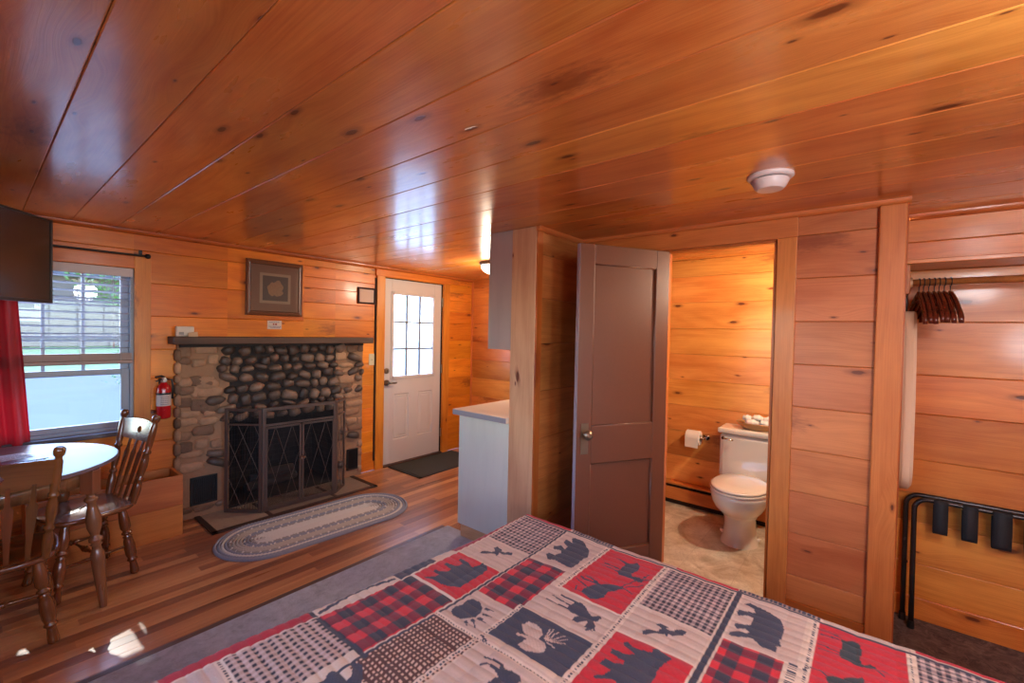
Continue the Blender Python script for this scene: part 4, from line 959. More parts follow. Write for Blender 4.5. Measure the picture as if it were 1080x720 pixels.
mb=MB(); mb.cbox((3.87,-.0,.175),(XT,1.60,.195),.003); obj('top_board',mb,TRIMW,ht)
mb=MB(); mb.cbox((3.872,-.0,.045),(3.89,1.60,.150),.003); mb.cbox((3.872,1.42,.004),(3.89,1.60,.05),.002); obj('front_board',mb,TRIMW,ht)
mb=MB(); mb.box((3.892,0,.006),(XT,1.58,.17)); obj('heater_core',mb,DARKGAP,ht)
# vanity lamp (round the corner of the doorway)
vl=thing('vanity_light','warm globe wall lamp inside the bathroom','wall lamp',(3.30,-.055,1.90))
mb=MB(); mb.cbox((3.205,-.06,1.84),(3.28,-.02,1.96),.008); obj('backplate',mb,CHROME,vl)
for x in (3.22,):
    mb=MB(); mb.blob((x,.04,1.90),(.05,.05,.05),0,3); obj('globe',mb,lamp_mat('globe_glow',(1,.85,.63,1),VAN_W),vl)

# ================================================================= closet corner
t=thing('closet_shelf','long pine shelf over the hanging rod in the closet','shelf',(2.99,-.9,1.84))
mb=MB(); mb.cbox((2.835,YR+.01,1.842),(XC-.002,-.120,1.862),.003); obj('board',mb,PINE,t)
mb=MB(); mb.cbox((XC-.02,YR+.01,1.772),(XC-.001,-.120,1.841),.003); obj('wall_cleat',mb,PINE,t)
mb=MB(); mb.cbox((2.85,-.135,1.70),(XC-.022,-.118,1.841),.003); obj('side_cleat',mb,TRIMD,t)
t=thing('closet_rod','round wooden hanging rod below the closet shelf','rod',(2.98,-.9,1.765))
mb=MB(); mb.tube([(2.98,YR+.01,1.765),(2.98,-.140,1.765)],.016,14); obj('rod',mb,PINE_D,t)
mb=MB(); mb.lathe([(0,.026),(1,.024)],(2.98,-.136,1.765),(2.98,-.15,1.765),16); obj('rod_socket',mb,plain('socket_tan',srgb(196,150,112),.5),t)
CHERRY=pine('cherry_hanger',srgb(98,40,26),srgb(56,20,16),rough=.25,coat=.5,knots=0,contrast=.6,tint=.1)
def make_hanger():
    h=thing('coat_hanger','dark cherry wooden coat hanger on the closet rod','coat hanger',(0,0,0),0,'cherry coat hangers on the closet rod')
    mb=MB(); hs=[.004,.02,.021,.02]
    for s in (-1,1):
        N=12; vs=[]
        for i in range(N+1):
            u=i/N; x=s*.205*u; z=-.060-.135*u**1.25; y=.012*u*u; hh=.017-.003*u+.004*(u>.8); w=.0055+.0028*u
            if i==N: hh*=.7
            for a,b in ((-w,-hh),(w,-hh),(w,hh*.9),(-w,hh*.9)): vs.append((x,y+a,z+b))
        fs=[(i*4+j,i*4+(j+1)%4,(i+1)*4+(j+1)%4,(i+1)*4+j) for i in range(N) for j in range(4)]+[(N*4,N*4+1,N*4+2,N*4+3)]
        mb.add(vs,fs,0,True,(X_,Z_+Y_,0,0,R.random()))
    obj('shoulders',mb,CHERRY,h,world=False)
    mb=MB(); pts=[(0,0,-.05),(0,0,-.026)]+[(.0,.0,0)]*0
    for k in range(13):
        a=-PI/2-.35+ (PI*1.45)*k/12; pts.append((-.021*math.cos(a)*1.0,0,-.002+.021*math.sin(a)))
    mb.tube(pts,.0021,6); tag(obj('hook',mb,BLACK,h,world=False),'dark metal hook')
    return h
h0=make_hanger()
for i in range(7):
    h=h0 if i==0 else dup(h0)
    h.location=(2.98,-.172-.0185*i-R.uniform(0,.004),1.765); h.rotation_euler=(0,R.uniform(-.03,.03),math.radians(9+R.uniform(-1.5,1.5)))
t=thing('ironing_board','cream covered ironing board hung upright on the closet side wall','ironing board',(2.95,-.14,.735))
def ib(u): # outline
    pts=[]
    for k in range(13): a=PI+PI*k/12; pts.append((.155*math.cos(a),.13+.11*math.sin(a)+0))
    pts+= [(.155,.40),(.150,.62)]
    for k in range(9): a=PI*k/8; pts.append((.05+.0*0+.05*math.cos(a)*1.0-.05*(1-math.cos(a))*0,.80+.09*math.sin(a)))
    pts+= [(-.10,.66),(-.150,.45)]
    return pts
pts=[(-.155+.0,.10)]
pts=[]
for k in range(13): a=PI+PI*k/12; pts.append((.158*math.cos(a),.12+.12*math.sin(a)))
pts+=[(.157,.45),(.12,.68),(.07,.82)]
for k in range(7): a=.4+(PI-.8)*k/6; pts.append((.055*math.cos(a),.85+.035*math.sin(a)))
pts+=[(-.07,.82),(-.12,.68),(-.157,.45)]
ox,oz=2.955,.737
mb=MB(); mb.prism(pts,lambda a,b:Vector((ox+a*.97,-.121,oz+b)),lambda a,b:Vector((ox+a*.97,-.128,oz+b)),sm=True); mb.prism(pts,lambda a,b:Vector((ox+a,-.128,oz+b)),lambda a,b:Vector((ox+a,-.156,oz+b)),sm=True); mb.prism(pts,lambda a,b:Vector((ox+a,-.156,oz+b)),lambda a,b:Vector((ox+a*.95,-.168,oz+.02+b*.97)),sm=True)
obj('padded_cover',mb,plain('cream_cover',srgb(214,178,148),.85,scale=140,var=.03,bump=.3),t)
mb=MB(); mb.tube([(ox,-.125,1.60),(ox,-.13,1.66),(ox-.01,-.125,1.70)],.006,8); obj('hanging_hook',mb,BLACK,t)
# luggage rack
TUBE=plain('black_tube',srgb(58,54,56),.25,.6)
lr=thing('luggage_rack','folded black tubular luggage rack with dark straps leaning in the closet','luggage rack',(3.08,-.45,.012))
def uframe(x0,x1,ya,yb,zt):
    """U frame whose feet stand at x0 and whose top bar is at x1"""
    r=.055; pts=[(x0,ya,.024)]
    P_=lambda y,z:(x0+(x1-x0)*(z/zt),y,z)
    pts=[P_(ya,.022),P_(ya,.3),P_(ya,zt-r)]+[P_(ya-r+r*math.cos(a),zt-r+r*math.sin(a)) for a in [PI/2*k/8 for k in range(1,9)]]
    pts+=[P_(yb+r-r*math.sin(a),zt-r+r*math.cos(a)) for a in [PI/2*k/8 for k in range(0,9)]]+[P_(yb,.3),P_(yb,.022)]
    return pts
for i,(x0,x1,ya,yb,zt) in enumerate(((3.085,3.118,-.165,-.70,.672),(3.02,3.078,-.195,-.73,.664))):
    mb=MB(); P_=uframe(x0,x1,ya,yb,zt); mb.tube(P_,.0115,12); f=obj('frame',mb,TUBE,lr)
    for e in (0,-1):
        mb=MB(); mb.lathe([(0,.015),(1,.014)],(P_[e][0],P_[e][1],.0125),(P_[e][0]+.001,P_[e][1],.05),12); obj('rubber_foot',mb,BLACK,f)
mb=MB(); mb.tube([(3.055,-.172,.33),(3.10,-.172,.33)],.005,8); mb.tube([(3.04,-.722,.33),(3.10,-.722,.33)],.005,8); obj('pivot',mb,TUBE,lr)
WEB=plain('black_webbing',srgb(26,27,32),.7,scale=200,var=.2,bump=.3)
for yc,ln,wd in ((-.292,.155,.052),(-.395,.160,.052),(-.50,.165,.062),(-.60,.16,.052)):
    mb=MB(); w=wd/2
    pf=[]
    xa,xb,zt=3.066,3.130,.664
    for k in range(7): a=PI-PI*k/6*1.0; 
    path=[(xa-.0135,zt-.02)]+[(xa+.0135*math.cos(a),zt+.0135*math.sin(a)) for a in [PI-PI/2*k/3 for k in range(4)]]
    def band(path,th=.003):
        L=[Vector((p[0],0,p[1])) for p in path]; n=len(L); vs=[]
        for i,p in enumerate(L):
            d=(L[min(i+1,n-1)]-L[max(i-1,0)]).normalized(); nn=Vector((-d.z,0,d.x))
            for s,yy in ((0,-w),(0,w),(th,w),(th,-w)): q=p+nn*s; vs.append((q.x,yc+yy,q.z))
        mb.add(vs,[(i*4+j,i*4+(j+1)%4,(i+1)*4+(j+1)%4,(i+1)*4+j) for i in range(n-1) for j in range(4)]+[(0,1,2,3),(4*n-4,4*n-3,4*n-2,4*n-1)],0,True)
    band([(xa+.014,zt-.012),(xa+.012,zt+.008),(xa,zt+.014),(xa-.012,zt+.008),(xa-.0155,zt-.01),(xa-.018,zt-.06),(xa-.02,zt-ln+.02),(xa-.012,zt-ln),(xa+.012,zt-ln-.004),(xa+.022,zt-ln+.02),(xa+.028,zt-.06),(xa+.03,zt-.02)])
    obj('strap',mb,WEB,lr)
# ================================================================= bed and quilt
bd=thing('bed','bed hidden under the patchwork quilt','bed',(.9,.25,0))
mb=MB(); mb.cbox((.19,-.70,.34),(1.60,1.215,.575),.05); obj('mattress',mb,plain('mattress_ticking',srgb(210,204,196),.8),bd)
mb=MB(); mb.cbox((.19,-.70,.14),(1.60,1.215,.335),.02); obj('box_spring',mb,plain('box_spring_cloth',srgb(190,184,176),.8),bd)
for x in (.25,1.54):
    for y in (-.63,1.15):
        mb=MB(); mb.lathe([(0,.022),(1,.03)],(x,y,.012),(x,y,.142),12); obj('leg',mb,BLACK,bd)
POLY={
 'bear_a':[(1.422,0.968),(1.444,0.968),(1.441,0.941),(1.467,0.927),(1.488,0.941),(1.478,0.972),(1.502,0.984),(1.521,0.962),(1.51,0.936),(1.53,0.936),(1.552,0.969),(1.58,0.972),(1.569,0.935),(1.594,0.956),(1.617,0.951),(1.607,0.907),(1.56,0.853),(1.517,0.834),(1.473,0.835),(1.423,0.834),(1.393,0.835),(1.395,0.855),(1.4,0.884),(1.407,0.918),(1.399,0.943)],
 'bear_b':[(1.581,0.298),(1.598,0.282),(1.592,0.254),(1.583,0.22),(1.565,0.192),(1.537,0.179),(1.495,0.176),(1.455,0.18),(1.437,0.173),(1.422,0.182),(1.394,0.18),(1.397,0.191),(1.392,0.213),(1.406,0.228),(1.417,0.244),(1.409,0.266),(1.388,0.29),(1.392,0.299),(1.407,0.298),(1.424,0.283),(1.437,0.261),(1.445,0.254),(1.452,0.268),(1.436,0.286),(1.445,0.294),(1.459,0.295),(1.47,0.279),(1.483,0.26),(1.523,0.26),(1.523,0.275),(1.508,0.298),(1.522,0.305),(1.539,0.301),(1.551,0.277),(1.554,0.259),(1.573,0.266),(1.58,0.279)],
 'bear_c':[(1.146,0.512),(1.156,0.517),(1.167,0.51),(1.155,0.487),(1.157,0.469),(1.163,0.439),(1.181,0.441),(1.192,0.432),(1.183,0.409),(1.173,0.387),(1.147,0.397),(1.111,0.401),(1.08,0.398),(1.035,0.4),(1.007,0.421),(0.995,0.453),(1.013,0.476),(0.986,0.513),(0.989,0.523),(1.006,0.509),(1.034,0.494),(1.039,0.504),(1.037,0.528),(1.049,0.532),(1.064,0.525),(1.065,0.502),(1.073,0.48),(1.088,0.483),(1.091,0.507),(1.093,0.528),(1.112,0.529),(1.114,0.518),(1.117,0.489),(1.128,0.473),(1.133,0.481)],
 'moose_a':[(0.996,1.195),(1.013,1.188),(1.026,1.167),(1.043,1.166),(1.044,1.198),(1.055,1.205),(1.061,1.179),(1.073,1.158),(1.095,1.16),(1.1,1.202),(1.119,1.208),(1.123,1.169),(1.129,1.155),(1.152,1.157),(1.162,1.189),(1.173,1.19),(1.171,1.149),(1.158,1.115),(1.177,1.107),(1.207,1.108),(1.202,1.08),(1.183,1.06),(1.139,1.058),(1.085,1.057),(1.042,1.058),(1.022,1.081),(1.012,1.116),(1.012,1.158)],
 'deer_a':[(1.582,0.742),(1.582,0.72),(1.569,0.698),(1.596,0.667),(1.577,0.646),(1.534,0.64),(1.507,0.651),(1.489,0.64),(1.496,0.619),(1.493,0.598),(1.465,0.605),(1.471,0.623),(1.474,0.644),(1.477,0.686),(1.494,0.699),(1.527,0.696),(1.557,0.697)],
 'deer_b':[(1.299,0.765),(1.294,0.736),(1.329,0.731),(1.368,0.711),(1.398,0.676),(1.408,0.642),(1.402,0.625),(1.374,0.645),(1.349,0.662),(1.311,0.661),(1.276,0.691),(1.287,0.722)],
 'elk':[(1.19,0.725),(1.226,0.72),(1.24,0.704),(1.233,0.681),(1.215,0.661),(1.202,0.643),(1.209,0.635),(1.225,0.626),(1.214,0.615),(1.192,0.621),(1.187,0.632),(1.168,0.613),(1.14,0.619),(1.149,0.635),(1.174,0.642),(1.155,0.664),(1.151,0.682),(1.166,0.684),(1.182,0.675),(1.177,0.705)],
 'bird_a':[(1.256,1.172),(1.276,1.173),(1.293,1.146),(1.309,1.136),(1.33,1.161),(1.343,1.155),(1.34,1.125),(1.325,1.118),(1.342,1.099),(1.348,1.076),(1.333,1.07),(1.312,1.094),(1.313,1.115),(1.286,1.108),(1.294,1.122),(1.273,1.142)],
 'bird_b':[(1.235,0.496),(1.251,0.486),(1.266,0.46),(1.281,0.456),(1.29,0.477),(1.301,0.47),(1.304,0.443),(1.29,0.446),(1.289,0.434),(1.308,0.421),(1.318,0.405),(1.314,0.393),(1.295,0.398),(1.274,0.417),(1.272,0.432),(1.255,0.431),(1.265,0.44),(1.24,0.47),(1.224,0.487)],
 'pad':[(0.937,0.99),(0.966,0.997),(0.984,0.986),(1.01,0.994),(1.027,0.981),(1.03,0.954),(1.016,0.929),(0.993,0.916),(0.97,0.914),(0.952,0.924),(0.934,0.94),(0.927,0.967)],
 'cone':[(1.03,0.781),(1.053,0.776),(1.059,0.751),(1.049,0.723),(1.032,0.708),(1.012,0.707),(1.011,0.684),(0.996,0.67),(0.979,0.666),(0.961,0.68),(0.947,0.7),(0.945,0.717),(0.951,0.733),(0.969,0.736),(0.987,0.731),(0.986,0.749),(0.983,0.769),(0.992,0.768),(0.998,0.748),(1.001,0.732),(1.006,0.755),(1.016,0.77)],
 'moose_b':[(0.853,0.776),(0.861,0.774),(0.869,0.739),(0.868,0.716),(0.857,0.702),(0.869,0.685),(0.868,0.663),(0.855,0.647),(0.824,0.653),(0.804,0.687),(0.753,0.7),(0.75,0.714),(0.805,0.705),(0.83,0.701),(0.836,0.72),(0.84,0.746),(0.823,0.762),(0.831,0.766),(0.845,0.75),(0.848,0.712),(0.862,0.724),(0.861,0.746)],
 'goose':[(0.605,1.018),(0.62,1.006),(0.625,0.984),(0.606,0.948),(0.581,0.929),(0.546,0.952),(0.535,1.006),(0.552,1.024),(0.568,1.028),(0.577,1.007),(0.575,0.972),(0.586,0.971),(0.605,0.994)],
 'deer_c':[(1.595,0.046),(1.589,0.037),(1.605,0.019),(1.606,0.003),(1.58,-0.003),(1.525,-0.001),(1.502,-0.006),(1.52,-0.021),(1.516,-0.036),(1.5,-0.026),(1.491,-0.007),(1.489,0.008),(1.493,0.023),(1.494,0.041),(1.515,0.045),(1.548,0.041),(1.575,0.04)],
 'deer_d':[(1.374,0.068),(1.389,0.054),(1.4,0.035),(1.436,0.002),(1.449,-0.007),(1.423,-0.012),(1.387,-0.003),(1.356,0.033),(1.345,0.056)],
}
LINES=[
 ('deer',[(1.496,0.759,1.489,0.692),(1.518,0.762,1.512,0.692),(1.582,0.742,1.58,0.708),(1.581,0.736,1.568,0.692),(1.486,0.605,1.503,0.574),(1.479,0.602,1.52,0.605),(1.505,0.603,1.538,0.597),(1.365,0.768,1.373,0.71),(1.386,0.769,1.377,0.717)],0.005),
 ('deerb',[(1.347,0.783,1.326,0.719),(1.371,0.781,1.366,0.705),(1.386,0.752,1.366,0.705),(1.405,0.64,1.472,0.617),(1.399,0.628,1.388,0.595),(1.409,0.628,1.456,0.587),(1.312,0.762,1.289,0.754)],0.005),
 ('elk',[(1.184,0.8,1.188,0.717),(1.21,0.792,1.204,0.719),(1.231,0.774,1.231,0.709),(1.142,0.625,1.135,0.625),(1.145,0.617,1.145,0.613)],0.006),
 ('deerc',[(1.602,0.101,1.598,0.046),(1.581,0.093,1.587,0.051),(1.523,0.092,1.517,0.042),(1.5,0.09,1.507,0.047),(1.367,0.113,1.389,0.099),(1.389,0.099,1.395,0.079),(1.395,0.079,1.376,0.063),(1.508,-0.026,1.486,-0.05),(1.507,-0.031,1.511,-0.055)],0.004),
 ('claw',[(0.931,0.917,0.919,0.903),(0.949,0.905,0.931,0.88),(0.971,0.895,0.967,0.872),(0.995,0.896,0.999,0.875),(1.02,0.91,1.022,0.889)],0.004),
 ('toe',[(0.934,0.922,0.931,0.916),(0.95,0.91,0.948,0.903),(0.97,0.902,0.97,0.891),(0.993,0.901,0.995,0.892),(1.019,0.916,1.02,0.906)],0.011),
 ('needle',[(1.022,0.692,1.078,0.698),(1.023,0.69,1.079,0.68),(1.022,0.689,1.072,0.658),(1.021,0.689,1.062,0.645),(1.016,0.683,1.013,0.654),(1.02,0.688,1.047,0.642),(1.023,0.695,1.065,0.705),(1.021,0.689,1.036,0.648)],0.0035),
 ('horn',[(1.163,0.636,1.147,0.636),(1.158,0.624,1.137,0.622),(1.162,0.62,1.146,0.616),(1.171,0.618,1.152,0.608)],0.005),
 ('mk',[(0.917,0.837,0.91,0.825),(0.91,0.825,0.902,0.822),(0.91,0.825,0.905,0.81)],0.006),
]
rng=np.random.default_rng(5)
def inpoly(x,y,poly):
    r=np.zeros(x.shape,bool); n=len(poly); j=n-1
    for i in range(n):
        xi,yi=poly[i]; xj,yj=poly[j]
        if yi!=yj: r^=((yi>y)!=(yj>y))&(x<(xj-xi)*(y-yi)/(yj-yi)+xi)
        j=i
    return r
def seg(x,y,a,b,c,d):
    vx,vy=c-a,d-b; t=np.clip(((x-a)*vx+(y-b)*vy)/(vx*vx+vy*vy+1e-12),0,1)
    return np.hypot(x-a-t*vx,y-b-t*vy)
LC=lambda *c:np.array(srgb(*c)[:3])
TAN=LC(194,168,148); TAN2=LC(188,160,138); NAVY=LC(56,56,68); REDC=LC(188,26,34); DRED=LC(122,18,30); BLK=LC(40,36,42); BRN=LC(78,44,36); CREAMC=LC(214,190,164)
B_=[ # x0,x1,y0,y1,kind
(1.385,1.632,1.02,1.236,'ging'),(1.212,1.385,1.02,1.236,'tan'),(.985,1.205,1.02,1.234,'red'),(.655,.975,1.025,1.26,'plaid'),(.405,.640,1.05,1.285,'houndl'),(.13,.385,1.05,1.30,'tan'),
(1.07,1.36,.835,1.003,'plaid2'),(1.368,1.63,.815,.997,'tan'),(.895,1.065,.85,1.01,'tan'),(.60,.89,.825,1.008,'check'),
(1.268,1.632,.578,.795,'red'),(1.105,1.262,.578,.832,'tan'),(.935,1.10,.583,.84,'navy'),(.60,.915,.578,.818,'tan'),
(1.35,1.63,.338,.555,'ging'),(1.198,1.345,.338,.555,'tan'),(.90,1.192,.338,.558,'red'),(.55,.89,.338,.556,'plaid'),
(1.372,1.635,.128,.305,'tan'),(.95,1.366,.155,.305,'plaid'),
(1.10,1.64,-.098,.118,'red'),(1.2,1.64,-.36,-.118,'ging'),(1.2,1.64,-.66,-.38,'tan'),(.55,.94,.1,.3,'check'),
(.13,.37,.82,1.03,'navy'),(.13,.59,.3,.8,'red'),(.13,1.09,-.3,.09,'tan'),(.13,1.19,-.76,-.32,'plaid'),
# border blocks that fold over the edges
(.295,.640,1.30,1.8,'redp'),(.655,.94,1.268,1.8,'tan'),(.945,1.10,1.262,1.8,'navy'),(1.105,1.20,1.258,1.8,'tan'),(1.205,1.62,1.25,1.8,'red'),(.10,.28,1.315,1.8,'tan'),
(1.648,2.2,1.0,1.26,'redp'),(1.648,2.2,.80,.99,'stripe'),(1.648,2.2,.545,.795,'tan'),(1.648,2.2,.33,.54,'redp'),(1.648,2.2,.098,.325,'stripe'),(1.652,2.2,-.108,.092,'tan'),(1.652,2.2,-.66,-.118,'red')]
FIG=[('bear_a',NAVY),('bear_b',NAVY),('bear_c',NAVY),('moose_a',NAVY),('deer_a',NAVY),('deer_b',NAVY),('elk',NAVY),('bird_a',NAVY),('bird_b',NAVY),('pad',NAVY),('cone',TAN),('moose_b',NAVY),('goose',NAVY),('deer_c',LC(44,50,48)),('deer_d',LC(44,50,48))]
def sst(v,a,b): t=np.clip((v-a)/(b-a),0,1); return t*t*(3-2*t)
def quilt_color(s,t):
    n=len(s); col=np.tile(CREAMC*.92,(n,1))
    sin=np.sin
    def put(mask,c): col[mask]=c
    for (x0,x1,y0,y1,k) in B_:
        m=(s>=x0)&(s<x1)&(t>=y0)&(t<y1)
        if not m.any(): continue
        u=s[m]-x0; v=t[m]-y0; o=np.empty((m.sum(),3))
        if k=='tan': o[:]=TAN; o*= (1+.05*sin(u*310))[:,None]
        elif k in('red','redp'): o[:]=REDC; o*=(1+.07*sin(u*300)*sin(v*280))[:,None]
        elif k=='navy': o[:]=NAVY; o*=(1+.10*sin(u*500+v*90)*sin(v*430))[:,None]
        elif k in('plaid','plaid2'):
            p=.080 if x0!=.95 else .069; xc,yc={.655:(.716,1.135),1.07:(1.199,.867),.95:(1.335,.196)}.get(x0,(x0+.02,y0+.02)); su=s[m]; tv=t[m]; a=(((su-xc)/p+.25)%1<.5); b=(((tv-yc)/(p*1.04)+.25)%1<.5); o[:]=LC(206,34,40)
            mid=LC(128,26,42); o[a^b]=mid; o[a&b]=BLK*1.25+np.array([0,0,.004])
            w=((u*240+v*240)%2<1)&(a^b); o[w]=mid*.75
        elif k in('ging','houndl'):
            p=.0195 if k=='ging' else .0205; a=((u/p)%1<.52); b=((v/p)%1<.52); o[:]=LC(196,168,152); o[a^b]=LC(140,118,112) if k=='ging' else LC(178,150,132); o[a&b]=BLK
        elif k=='check':
            p=.0145; a=((u/p)%1<.5)&((v/p)%1<.5); o[:]=LC(80,44,34); o[a]=LC(206,170,142)
        elif k=='stripe':
            o[:]=LC(160,132,116); o[((v/.013)%1<.6)]=NAVY*.9
        col[m]=o
    # piping and stitched sashing
    top=(s>.1)&(t<1.30)
    def strip_(m,c,dash=None,ax=None):
        m=m&top; col[m]=c
        if dash is not None: q=m&((ax/.011)%1<.5)&dash; col[q]=NAVY
    strip_((np.abs(t-1.012)<.0055)&(s<1.64),NAVY*.8); strip_((np.abs(s-.648)<.007)&(t>1.0),NAVY*.8)
    strip_((np.abs(s-.980)<.005)&(t>1.02),CREAMC)
    strip_((np.abs(t-.805)<.010)&(s>1.26)&(s<1.64),CREAMC,np.abs(t-.805)<.003,s); strip_((np.abs(t-.567)<.012)&(s<1.64),CREAMC,np.abs(t-.567)<.0035,s)
    strip_((np.abs(t-.841)<.009)&(s<1.11),CREAMC,np.abs(t-.841)<.003,s); strip_((np.abs(s-.9)<.010)&(t<1.02)&(t>.57),CREAMC,np.abs(s-.9)<.003,t)
    strip_((np.abs(t-.322)<.0085)&(s<1.655),NAVY*.8); strip_((np.abs(t-.136)<.019)&(s<1.37)&(s>.9),CREAMC,np.abs(t-.136)<.009,s)
    strip_((np.abs(t-.108)<.010)&(s<1.64),CREAMC,np.abs(t-.108)<.003,s); strip_((np.abs(t+.108)<.010)&(s<1.66),CREAMC,np.abs(t+.108)<.002,s)
    strip_((np.abs(s-.395)<.010)&(t>1.04),CREAMC,np.abs(s-.395)<.003,t)
    col[(np.abs(s-1.641)<.006)&(t<1.26)&(t>-.8)]=NAVY*.75
    tl=1.238+.075*np.clip(.95-s,0,.8); e=(t>tl)&(s<1.64)
    for a_,b_,c_ in ((-1,.28,TAN),(.28,.645,LC(168,24,36)),(.645,.94,CREAMC*.95),(.94,1.10,NAVY),(1.10,1.20,CREAMC*.95),(1.20,1.65,LC(150,24,44))): col[e&(s>=a_)&(s<b_)]=c_
    col[e&(np.abs(s-.648)<.007)]=NAVY*.8
    hp=e&(s>.66)&(s<.93)&(np.abs(t-tl-.018-.03*np.sin((s-.66)*11))<.007); col[hp]=NAVY
    col[e&(t<tl+.006)]=CREAMC
    # appliqued figures
    for nme,c in FIG:
        p=POLY[nme]; xs=[q[0] for q in p]; ys=[q[1] for q in p]
        m=np.where((s>min(xs))&(s<max(xs))&(t>min(ys))&(t<max(ys)))[0]
        h=inpoly(s[m],t[m],p); col[m[h]]=c*(1+.12*sin(s[m[h]]*520)*sin(t[m[h]]*480))[:,None]
    for nme,ls,w in LINES:
        c=TAN if nme=='needle' else NAVY
        for a,b,cc,d in ls:
            m=np.where((s>min(a,cc)-w)&(s<max(a,cc)+w)&(t>min(b,d)-w)&(t<max(b,d)+w))[0]
            h=seg(s[m],t[m],a,b,cc,d)<w*.5; col[m[h]]=c
    return col
def fine(a,b,c,d,st,cs):
    return np.concatenate([np.arange(a,b,cs),np.arange(b,c,st),np.arange(c,d+1e-9,cs)])
QX0,QX1,QY0,QY1=.165,1.655,-.725,1.234; RD=.036; DROP=.34
S_=fine(QX0-DROP,.22,1.73,QX1+DROP,.0034,.02); T_=fine(QY0-DROP,-.42,1.36,QY1+DROP,.0034,.02)
SS,TT_=np.meshgrid(S_,T_,indexing='ij'); s=SS.ravel(); t=TT_.ravel()
def wrap(v,a,b):
    """distance past an edge -> (horizontal position, drop)"""
    e1=np.maximum(v-b,0); e0=np.maximum(a-v,0); e=e1+e0; th=np.minimum(e/RD,PI/2); rest=np.maximum(e-RD*PI/2,0)
    h=RD*np.sin(th)+rest*.04; dr=RD*(1-np.cos(th))+rest
    return np.clip(v,a,b)+np.where(v>b,h,-h), dr, e
bulge=.03*np.clip((1.0-s)/.7,0,1.2)
px,dx_,ex=wrap(s,QX0,QX1); py,dy_,ey=wrap(t,QY0,QY1+.062*np.clip(1.6-s,0,1.5))
dr=np.maximum(dx_,dy_)+.0*dx_; both=(ex>0)&(ey>0)
pz=.603-dr
# padding: stitched channels and soft unevenness
pad=.0042*np.abs(np.sin(s*PI/.036+.3*np.sin(t*9)))**.5 + .0028*np.abs(np.sin(t*PI/.085+.3*np.sin(s*7)))**.5
soft=.0045*np.sin(s*5.3+1.2)*np.sin(t*4.1+.4)+.003*np.sin(s*11+t*7)+.002*np.sin(t*17-s*5)
fl=np.clip(1-dr/.05,0,1)
pz=pz+pad*1.0+soft*fl
fold=np.clip((dr-.05)/.2,0,1)
px=px+np.where(ex>0,np.sign(s-1)*.012*np.sin(t*19)*fold,0); py=py+np.where(ey>0,np.sign(t)*.012*np.sin(s*17)*fold,0)
co=np.stack([px,py,pz],1).astype(np.float32)
ni,nj=SS.shape; ii,jj=np.meshgrid(np.arange(ni-1),np.arange(nj-1),indexing='ij'); a=(ii*nj+jj).ravel()
quads=np.stack([a,a+nj,a+nj+1,a+1],1).astype(np.int32)
me=bpy.data.meshes.new('quilt'); nf=len(quads)
me.vertices.add(len(co)); me.vertices.foreach_set('co',co.ravel()); me.loops.add(nf*4); me.loops.foreach_set('vertex_index',quads.ravel())
me.polygons.add(nf); me.polygons.foreach_set('loop_start',np.arange(nf,dtype=np.int32)*4); me.polygons.foreach_set('use_smooth',np.ones(nf,bool))
me.update(calc_edges=True); me.validate()
ca=me.color_attributes.new('fabric','FLOAT_COLOR','POINT'); qc=np.ones((len(co),4),np.float32); qc[:,:3]=quilt_color(s,t); ca.data.foreach_set('color',qc.ravel())
QM=NT('quilt_fabric'); at=QM.attr('fabric'); oc=QM.objco(); n=QM.noise(oc,260,3,.7); n2=QM.noise(oc,30,3)
hs=QM.n('ShaderNodeHueSaturation'); QM.l(at.outputs['Color'],hs.inputs['Color']); QM.inp(hs.inputs['Value'],QM.m('ADD',QM.m('MULTIPLY',n,.3),QM.m('ADD',QM.m('MULTIPLY',n2,.2),.75)))
QM.set(Base_Color=hs.outputs[0],Roughness=.85,Sheen_Weight=.15); QM.bump(n,.35,.003); me.materials.append(QM.mat)
q=bpy.data.objects.new('quilt',me); C.objects.link(q)
tag(q,'patchwork lodge quilt of red, tan and black blocks with bears and moose on the bed','quilt')

# ================================================================= outside
def ground(name,x0,x1,y0,y1,z,m):
    mb=MB(); mb.grid(lambda u,v:Vector((x0+(x1-x0)*u,y0+(y1-y0)*v,z+.03*math.sin(u*23)*math.sin(v*17))),30,30); o=obj(name,mb,m,recalc=False); o['kind']='structure'; return o
ground('ground',-40,60,-25,70,-.42,plain('pale_gravel',srgb(104,104,102),.9,scale=4,var=.08,bump=.3))
gm=NT('lawn'); co_=gm.objco(); n=gm.noise(co_,3,5,.7); gm.set(Base_Color=gm.ramp(n,[(.3,srgb(84,118,62)),(.7,srgb(150,172,104))]),Roughness=.9); gm.bump(n,.5,.05)
mb=MB(); mb.grid(lambda u,v:Vector((-30+90*u,23.5+30*v,-.39+.25*v*v)),20,20); o=obj('lawn',mb,gm.mat,recalc=False); tag(o,kind='stuff',label='sunlit green lawn beyond the gravel outside the window',cat='grass')
LEAFM=plain('leaf_green',srgb(96,128,66),.6,scale=3,var=.25,bump=0); BARK=plain('bark',srgb(86,70,58),.9,scale=14,var=.3,bump=.6)
